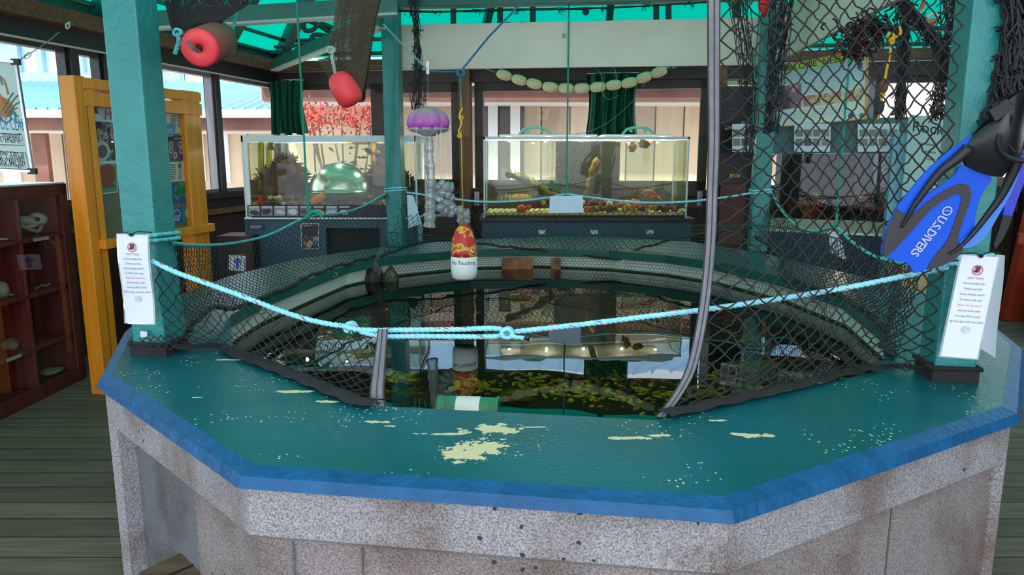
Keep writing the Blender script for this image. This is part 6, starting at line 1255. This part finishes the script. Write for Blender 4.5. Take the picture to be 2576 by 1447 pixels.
for k, s_ in enumerate(('scorate myself', 'ponges, barnacles,', 'them there!')): Pw.text(mb, s_, .94, .69 + k * .027, .032, INK, 'r', sx=.9)
for k, s_ in enumerate(("umbrella! I'm a", 'decorator crab, I often', 'decorate myself!', 'I can carefully be on', 'in a camouflage!')): Pw.text(mb, s_, .94, .86 + k * .026, .032, INK, 'r', sx=.9)
def pl(pts, r, m): mb.use(m); mb.tube([Pw.p(u, v, .003) for u, v in pts], r, 5)
for a, b, m in (((.70, .20), (.86, .48), OR), ((.80, .12), (.88, .30), OR), ((.80, .45), (.93, .28), GR), ((.82, .47), (.97, .30), INKG), ((.84, .48), (.98, .36), GR), ((.84, .50), (.95, .42), INKG), ((.83, .5), (.94, .5), GR), ((.74, .12), (.84, .22), GR)):
    q = smooth([V((a[0], a[1], 0)), V(((a[0] + b[0]) / 2 + .02, (a[1] + b[1]) / 2 - .03, 0)), V((b[0], b[1], 0))], 5); pl([(p.x, p.y) for p in q], .0035, m)
Pw.disc(mb, .80, .42, .05, OR, .002); pl([(.6, .66), (.95, .66), (.96, .76), (.6, .77)], .0016, INK); pl([(.6, .83), (.96, .83), (.97, .985), (.6, .985)], .0016, INK); mb.obj('marker_drawing', t)
mb = MB(M('thin_wire', (150, 150, 140))); wv = smooth([Pw.p(1, 0), at(70, 138, 3.9), at(110, 112, 4.1), at(150, 80, 4.4)], 4); mb.tube(wv, .0025, 4); mb.tube(smooth([at(60, 142, 3.85), at(72, 132, 3.85), at(78, 138, 3.85), at(66, 148, 3.85), at(60, 142, 3.85)], 4), .0025, 4); mb.obj('hanging_wire', t); settle(t)
mb = MB(M('green_white_cord', (170, 200, 180), .7)); mb.tube(smooth([L_(176, 56, .2), L_(166, 62, .2), L_(168, 72, .2), L_(175, 66, .2), L_(172, 58, .2)], 5), .006, 6); tag(mb.obj('cord_loop'), 'small pale cord loop on the brown beam above the left windows', 'cord')
# curtains
def curtain(label, f0, f1, zt_, zb2, n, gather=.04):
    f0 = V(f0); f1 = V(f1); d = f1 - f0; nn = V((-d.y, d.x, 0)).normalized(); mb = MB(CURT)
    def g(u, v):
        w_ = 1 - .06 * math.sin(3 * v); p = f0 + d * (.5 + (u - .5) * w_ + .02 * math.sin(v * 4 + u * 3)); return V((p.x, p.y, 0)) + nn * (gather * math.sin(u * n * 6.28 + 1.2 * math.sin(v * 2.3 + u * 5)) + .02 * math.sin(u * n * 14)) + V((0, 0, zt_ + (zb2 - zt_) * v + .01 * math.sin(u * 20) * v))
    mb.grid(g, 160, 16); mb.grid(lambda u, v: g(u, v) + nn * .003, 160, 16); mb.use(METAL)
    mb.tube([f0 + V((0, 0, zt_ + .012 - f0.z)), f1 + V((0, 0, zt_ + .012 - f1.z))], .008, 8); return tag(mb.obj('curtain'), label, 'curtain')
q = B_(672, 208, .22); w = B_(764, 208, .22); curtain('dark green curtain in the far left corner above the domed aquarium', q, w, at(700, 205, q.y).z, at(700, 338, q.y).z, 6)
q = B_(1476, 200, .16); w = B_(1606, 200, .16); curtain('green curtain hanging in the middle window behind the white floats', q, w, at(1540, 188, q.y).z, at(1540, 342, q.y).z, 5, .05)
# small sign box on the left
t = thing('arrow_sign', 'white square sign with a blue arrow left of the blue-grey stand', 'sign'); Pk = Panel(at(576, 642, 5.2), at(618, 644, 5.15), at(617, 683, 5.15), at(576, 680, 5.2)); mb = MB(WHITE); Pk.slab(mb, .004); Pk.poly(mb, [(.42, .85), (.42, .45), (.25, .45), (.52, .12), (.78, .45), (.62, .45), (.62, .85)], M('arrow_blue', (80, 110, 200), .5)); mb.obj('sign_plate', t); mb = MB(WOODB); a = (Pk.c[0] + Pk.c[1]) / 2; mb.bar(V((a.x, a.y + .04, 0)), V((a.x, a.y + .04, a.z)), .05, .04, up=(0, 1, 0)); mb.obj('sign_post', t); settle(t)
mb = MB(M('brown_crate_wood', (60, 36, 30), .6)); mb.box(at(585, 620, 5.7) + V((0, .2, -.2)), (.28, .3, .55)); tag(mb.obj('brown_bin'), 'dark brown bin behind the arrow sign', 'bin')
mb = MB(WOODPX); mb.box(at(1090, 560, 6.6) + V((0, .2, -.25)), (.35, .3, .6)); tag(mb.obj('low_shelf'), 'low brown shelf between the two far aquariums', 'shelf')
mb = MB(M('sky_white_panel', (190, 225, 236), .5)); mb.box(at(1045, 595, 6.2), (.12, .02, .22)); tag(mb.obj('pale_panel'), 'pale panel behind the net right of the far left post', 'panel')
# small dark window unit right of the middle window
t = thing('tall_bookcase', 'tall black rack with orange clips right of the middle window', 'rack'); c = at(1862, 300, 6.1); mb = MB(BLACKF); mb.box((c.x, 6.3, 1.0), (.30, .3, 1.9)); mb.obj('rack_body', t); mb = MB(M('orange_clip', (200, 130, 40), .6)); mb.box(at(1838, 322, 6.12), (.09, .02, .03)); mb.obj('orange_clip', t); mb = MB(M('orange_clip', (200, 130, 40))); mb.box(at(1848, 442, 6.12), (.09, .02, .03)); mb.obj('orange_clip', t); mb = MB(M('lime_strip', (150, 190, 110), .5)); mb.box(at(1862, 209, 6.12), (.2, .02, .03)); mb.obj('green_strip', t); mb = MB(REDW); mb.box(at(1840, 540, 6.1), (.2, .03, .5)); mb.obj('red_door', t); settle(t)
# wooden step
t = thing('wooden_step', 'brown plank step against the tank at the bottom left', 'step'); zsx = .24; a, b, c, d = on(500, 1366, zsx), on(640, 1490, zsx), on(420, 1560, zsx), on(345, 1440, zsx)
mb = MB(STEPW); mb.prism([a, b, c, d], (0, 0, -.035)); mb.obj('step_top', t, .006)
for p, nm in (((a + d) / 2, 'step_leg'), ((b + c) / 2, 'step_leg')): mb = MB(STEPW); mb.box((p.x * .98, p.y, (zsx - .035) / 2), (.05, .05, zsx - .035)); mb.obj(nm, t)
mb = MB(M('step_gap', (30, 24, 20), .9)); mb.bar(lerp(a, b, .3) + V((0, 0, .001)), lerp(d, c, .3) + V((0, 0, .001)), .008, .002); mb.obj('plank_gap', t); settle(t)

# ================================================================== IN THE WATER
t = thing('floating_drum', 'green drum with a white middle band floating at the near edge of the water', 'drum'); c = on(1178, 1034, WZ + .022); L_2 = 77 / FPX * c.y * 1.05; r_ = .045; ax = V((1, -.09, 0)).normalized()
GD = M('green_drum_plastic', (60, 130, 96), .5, var=.15, vs=12)
mb = MB(GD); mb.lathe(c - ax * L_2, [(r_ * .8, .012), (r_ * .95, 0), (r_ * 1.08, 0), (r_ * 1.08, .008), (r_, .014), (r_, L_2 * .35), (r_ * 1.05, L_2 * .37), (r_, L_2 * .39), (r_, L_2 * 1.6), (r_, L_2 * 1.9), (r_ * 1.08, L_2 * 1.95), (r_ * 1.08, L_2 * 2), (r_ * .8, L_2 * 2), (r_ * .78, L_2 * 1.9)], 32, ax); mb.obj('drum_shell', t); mb = MB(WHITEP); mb.lathe(c - ax * L_2, [(r_ * 1.02, L_2 * .62), (r_ * 1.025, L_2 * .64), (r_ * 1.025, L_2 * 1.38), (r_ * 1.02, L_2 * 1.4)], 32, ax); mb.obj('white_band', t); settle(t)
ROCK = mottled('wet_brown_rock', ((0, (46, 34, 28)), (.5, (70, 56, 44))), 14, .35)
for (px, py, pt, w, lb) in ((933, 706, 648, 36, 'larger dark pointed rock rising from the water at the far left wall'), (978, 706, 668, 26, 'smaller dark rock beside the pointed one at the far left wall')):
    b_ = on(px, py, WZ); h = at(px, pt, b_.y).z - WZ; wr = w / FPX * b_.y; mb = MB(ROCK); rn = random.Random(px); n = 9
    rings = []
    for j, (f, zz) in enumerate(((1.0, -.12), (1.02, 0), (.72, h * .4), (.38, h * .75), (.08, h))): rings.append((f, zz))
    vs = []
    for f, zz in rings:
        for k in range(n): a = 6.2832 * k / n; q = f * wr * (1 + rn.uniform(-.18, .18)); vs.append(b_ + V((math.cos(a) * q + (wr * .3 * zz / h if zz > 0 else 0), math.sin(a) * q * .8, zz)))
    mb.add(vs, [(j * n + k, j * n + (k + 1) % n, (j + 1) * n + (k + 1) % n, (j + 1) * n + k) for j in range(4) for k in range(n)] + [tuple(range(4 * n, 5 * n))]); tag(mb.obj('rock', None, .004), lb, 'rock')
# weed under the surface: leaves nobody could count
def weeds(name, label, spots, n, mat, z, s, seed):
    rn = random.Random(seed); mb = MB(mat)
    for k in range(n):
        px, py, rx, ry = rn.choice(spots); p = on(px + rn.gauss(0, rx * .5), py + rn.gauss(0, ry * .5), z - rn.random() * .12)
        if not (-1.0 < p.x < 1.4 and 2.0 < p.y < 4.6): continue
        a = rn.uniform(0, 6.28); q = s * rn.uniform(.4, 1.3); U = V((math.cos(a), math.sin(a), rn.uniform(-.3, .3))).normalized(); W_ = U.cross(V((0, 0, 1))).normalized(); vs = [p - U * q + W_ * 0, p - U * q * .4 + W_ * q * .4, p + U * q * .5 + W_ * q * .42, p + U * q, p + U * q * .5 - W_ * q * .42, p - U * q * .4 - W_ * q * .4]; mb.add(vs + [v - V((0, 0, .004)) for v in vs], [(0, 1, 2, 3, 4, 5), (11, 10, 9, 8, 7, 6)] + [(i, (i + 1) % 6, 6 + (i + 1) % 6, 6 + i) for i in range(6)])
    return tag(mb.obj(name), label, 'seaweed', kind='stuff')
weeds('yellow_seaweed', 'yellow leafy weed under the water near the front edge', [(1330, 960, 90, 25), (1480, 985, 120, 30), (1650, 1000, 110, 30), (1850, 985, 90, 30), (1200, 970, 60, 16), (1000, 950, 40, 12)], 400, M('yellow_weed', (250, 216, 50), .6, rgb2=(190, 150, 36), vs=4), .54, .019, 3)
weeds('orange_seaweed', 'rusty brown weed and anemones under the water at the right', [(1900, 950, 120, 40), (2050, 960, 90, 40), (1840, 800, 90, 20), (1560, 960, 200, 30)], 420, M('rust_weed', (200, 110, 40), .7, rgb2=(150, 110, 40), vs=4), .52, .016, 5)
weeds('green_seaweed', 'bright green weed mat under the water, right and far left', [(1870, 850, 45, 12), (1130, 790, 60, 8), (1010, 800, 60, 8), (1000, 985, 80, 10)], 200, M('green_weed', (110, 140, 40), .7, rgb2=(60, 90, 30), vs=4), .52, .02, 7)
rn = random.Random(50)
for k, (px, py, s_) in enumerate(((1010, 960, .07), (1440, 720, .08), (1560, 735, .10), (1900, 930, .09), (2050, 990, .08), (1760, 990, .06), (1300, 1000, .06), (900, 900, .09))):
    p = on(px, py, .42); p.x = max(-.85, min(1.3, p.x)); p.y = max(2.15, min(4.9, p.y)); mb = MB(mottled('submerged_rock_%d' % (k % 3), ((0, ((90, 84, 40), (120, 70, 40), (100, 104, 84))[k % 3]), (.5, ((130, 116, 50), (150, 96, 50), (140, 130, 90))[k % 3])), 9, .8)); mb.blob(p, (s_ * 1.4, s_, s_ * .5), .25, k); tag(mb.obj('submerged_rock'), 'blurred mound on the bed of the touch tank under the water', 'rock', 'mounds under the tank water')
# screw eyes that hold the nets to the inner lip
for k, (px, py) in enumerate(((843, 692), (660, 782), (1350, 632), (2050, 755))):
    p = on(px, py, RIM - .03); mb = MB(METAL if k != 2 else BLACK); mb.tube([p + V((math.cos(a * .523) * .013, 0, math.sin(a * .523) * .013)) for a in range(13)], .003, 6); tag(mb.obj('screw_eye'), ['steel screw eye on the left inner wall below the net foot', 'steel screw eye on the inner wall under the front rope', 'dark screw eye on the far inner wall', 'steel screw eye on the right inner wall'][k], 'screw eye')

# ================================================================== OUTSIDE
TANW = wood('tan_siding', (214, 190, 164), (222, 200, 174), 'Z', 2, .7, plank=.42, paxis='X'); WHF = M('white_gutter', (236, 238, 244), .4); BRF = M('brown_fascia', (120, 78, 66), .7, var=.2, vs=3); BLR = M('blue_metal_roof', (110, 160, 196), .4, metal=0); CONY = M('white_courtyard', (214, 212, 208), .8)
mb = MB(CONY); mb.quad((-30, 8.4, -.02), (30, 8.4, -.02), (30, 40, -.02), (-30, 40, -.02)); mb.quad((-30, -4, -.021), (-3.9, -4, -.021), (-3.9, 8.4, -.021), (-30, 8.4, -.021)); tag(mb.obj('courtyard_ground'), kind='structure')
def building(label, x0_, x1_, d, ys, ytop, cor=.14):
    t = thing('timber_building', label, 'building'); z = lambda y: at(1288, y, d).z
    g0, g1, f0_, f1_ = z(ys[0]), z(ys[1]), z(ys[2]), z(ys[3]); zr1 = at(1288, ytop, d + 3.2).z
    mb = MB(TANW); mb.box(((x0_ + x1_) / 2, d + .9, f0_ / 2), (x1_ - x0_, .1, f0_)); mb.obj('siding_wall', t); mb = MB(WHF); mb.box(((x0_ + x1_) / 2, d, (g0 + g1) / 2), (x1_ - x0_, .14, g0 - g1)); mb.obj('gutter', t)
    mb = MB(BRF); mb.box(((x0_ + x1_) / 2, d + .12, (f0_ + f1_) / 2), (x1_ - x0_, .12, abs(f1_ - f0_) + .02)); mb.obj('fascia_beam', t); mb = MB(M('white_soffit', (222, 214, 208), .7)); mb.box(((x0_ + x1_) / 2, d + .5, min(f0_, f1_) - .02), (x1_ - x0_, .8, .04)); mb.obj('soffit', t)
    mb = MB(BLR); n = int((x1_ - x0_) / cor)
    for k in range(n):
        xa = x0_ + k * cor; mb.quad((xa, d, g0), (xa + cor * .72, d, g0), (xa + cor * .72, d + 3.2, zr1), (xa, d + 3.2, zr1)); mb.quad((xa + cor * .72, d, g0), (xa + cor * .8, d, g0 + .04), (xa + cor * .8, d + 3.2, zr1 + .04), (xa + cor * .72, d + 3.2, zr1)); mb.quad((xa + cor * .8, d, g0 + .04), (xa + cor, d, g0), (xa + cor, d + 3.2, zr1), (xa + cor * .8, d + 3.2, zr1 + .04))
    mb.obj('metal_roof', t); return t
b1 = building('tan timber building with blue corrugated roof seen through the left windows', -10.5, -3.45, 11.0, (276, 296, 298, 326), 208, cor=.17)
mb = MB(BRF)
for px in (75,): a = at(px, 400, 11.2); mb.box((a.x, 11.5, 1.0), (.22, .1, 2.0))
mb.obj('corner_post', b1); mb = MB(M('pale_window_pane', (236, 244, 250), .3))
for px0, px1, y0, y1 in ((0, 58, 345, 470), (560, 582, 330, 460), (505, 520, 330, 455)): a, b = at(px0, y0, 11.85), at(px1, y1, 11.85); mb.box(((a.x + b.x) / 2, 11.84, (a.z + b.z) / 2), (b.x - a.x, .04, a.z - b.z)); 
mb.obj('window_pane', b1); settle(b1)
b2 = building('tan timber building with brown beam and white soffit seen through the far windows', -3.4, 7.5, 10.2, (206, 212, 216, 250), 40, cor=.36)
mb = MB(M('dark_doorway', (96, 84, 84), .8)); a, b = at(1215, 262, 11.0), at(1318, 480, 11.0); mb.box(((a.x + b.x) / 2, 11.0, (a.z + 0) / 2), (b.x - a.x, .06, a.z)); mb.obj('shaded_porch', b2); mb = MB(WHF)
for px in (1240, 1296): p = at(px, 300, 10.9); mb.box((p.x, 10.9, 1.2), (.14, .1, 2.4))
mb.obj('porch_post', b2); settle(b2)
# taller part with a band of windows behind on the left
t = thing('upper_building', 'pale blue upper storey with large windows seen through the leftmost windows', 'building'); d = 14.6; LB = M('pale_blue_cladding', (150, 190, 220), .5); a, b = at(-160, 84, d), at(460, 210, d); zt_, zb2 = at(0, 84, d).z, at(0, 205, d).z
mb = MB(LB); mb.box(((a.x + b.x) / 2, d, zb2 - .2), (b.x - a.x, .3, .7)); mb.obj('sill_band', t); mb = MB(LB); mb.box(((a.x + b.x) / 2, d, zt_ + .12), (b.x - a.x, .4, .3)); mb.obj('eave_band', t)
mb = MB(LB)
for px in (-100, 20, 98, 200, 300, 400, 446): p = at(px, 120, d); mb.box((p.x, d, (zt_ + zb2) / 2), (.12 if px != 20 else .4, .1, zt_ - zb2))
mb.obj('window_mullion', t); mb = MB(M('sky_pane', (232, 244, 252), .2)); mb.box(((a.x + b.x) / 2, d + .1, (zt_ + zb2) / 2), (b.x - a.x, .02, zt_ - zb2)); mb.obj('window_pane', t); settle(t)
t = thing('red_leaf_tree', 'red-leaved shrub outside behind the domed aquarium', 'tree'); mb = MB(M('branch_bark', (110, 84, 76), .8)); rn = random.Random(6); base = at(860, 330, 9.4); base.z = 0
for k in range(9): q = at(rn.uniform(765, 945), rn.uniform(262, 320), 9.4 + rn.uniform(-.3, .3)); mb.tube(smooth([base, lerp(base, q, .55) + V((rn.uniform(-.1, .1), 0, 0)), q], 4), .02, 5, rfun=lambda s: .03 - .024 * s)
mb.obj('branches', t); mb = MB(M('red_leaf', (176, 62, 46), .6, var=.3, vs=4))
for k in range(900):
    p = at(rn.uniform(762, 950), rn.gauss(296, 18), 9.4 + rn.uniform(-.4, .4)); a = V((rn.uniform(-1, 1), rn.uniform(-1, 1), rn.uniform(-1, 1))).normalized() * .028; b = a.orthogonal().normalized() * .014; mb.add([p - a, p + b, p + a, p - b], [(0, 1, 2, 3)])
tag(mb.obj('leaves', t), kind='stuff'); settle(t)
# pale sheet hanging in the right far window area
mb = MB(M('pale_tarp', (232, 206, 190), .8)); qq = at(2300, 180, 8.6); mb.box((qq.x, 8.6, qq.z / 2), (2.2, .04, qq.z)); tag(mb.obj('outdoor_screen'), 'pale peach outdoor screen beyond the right far window', 'screen')
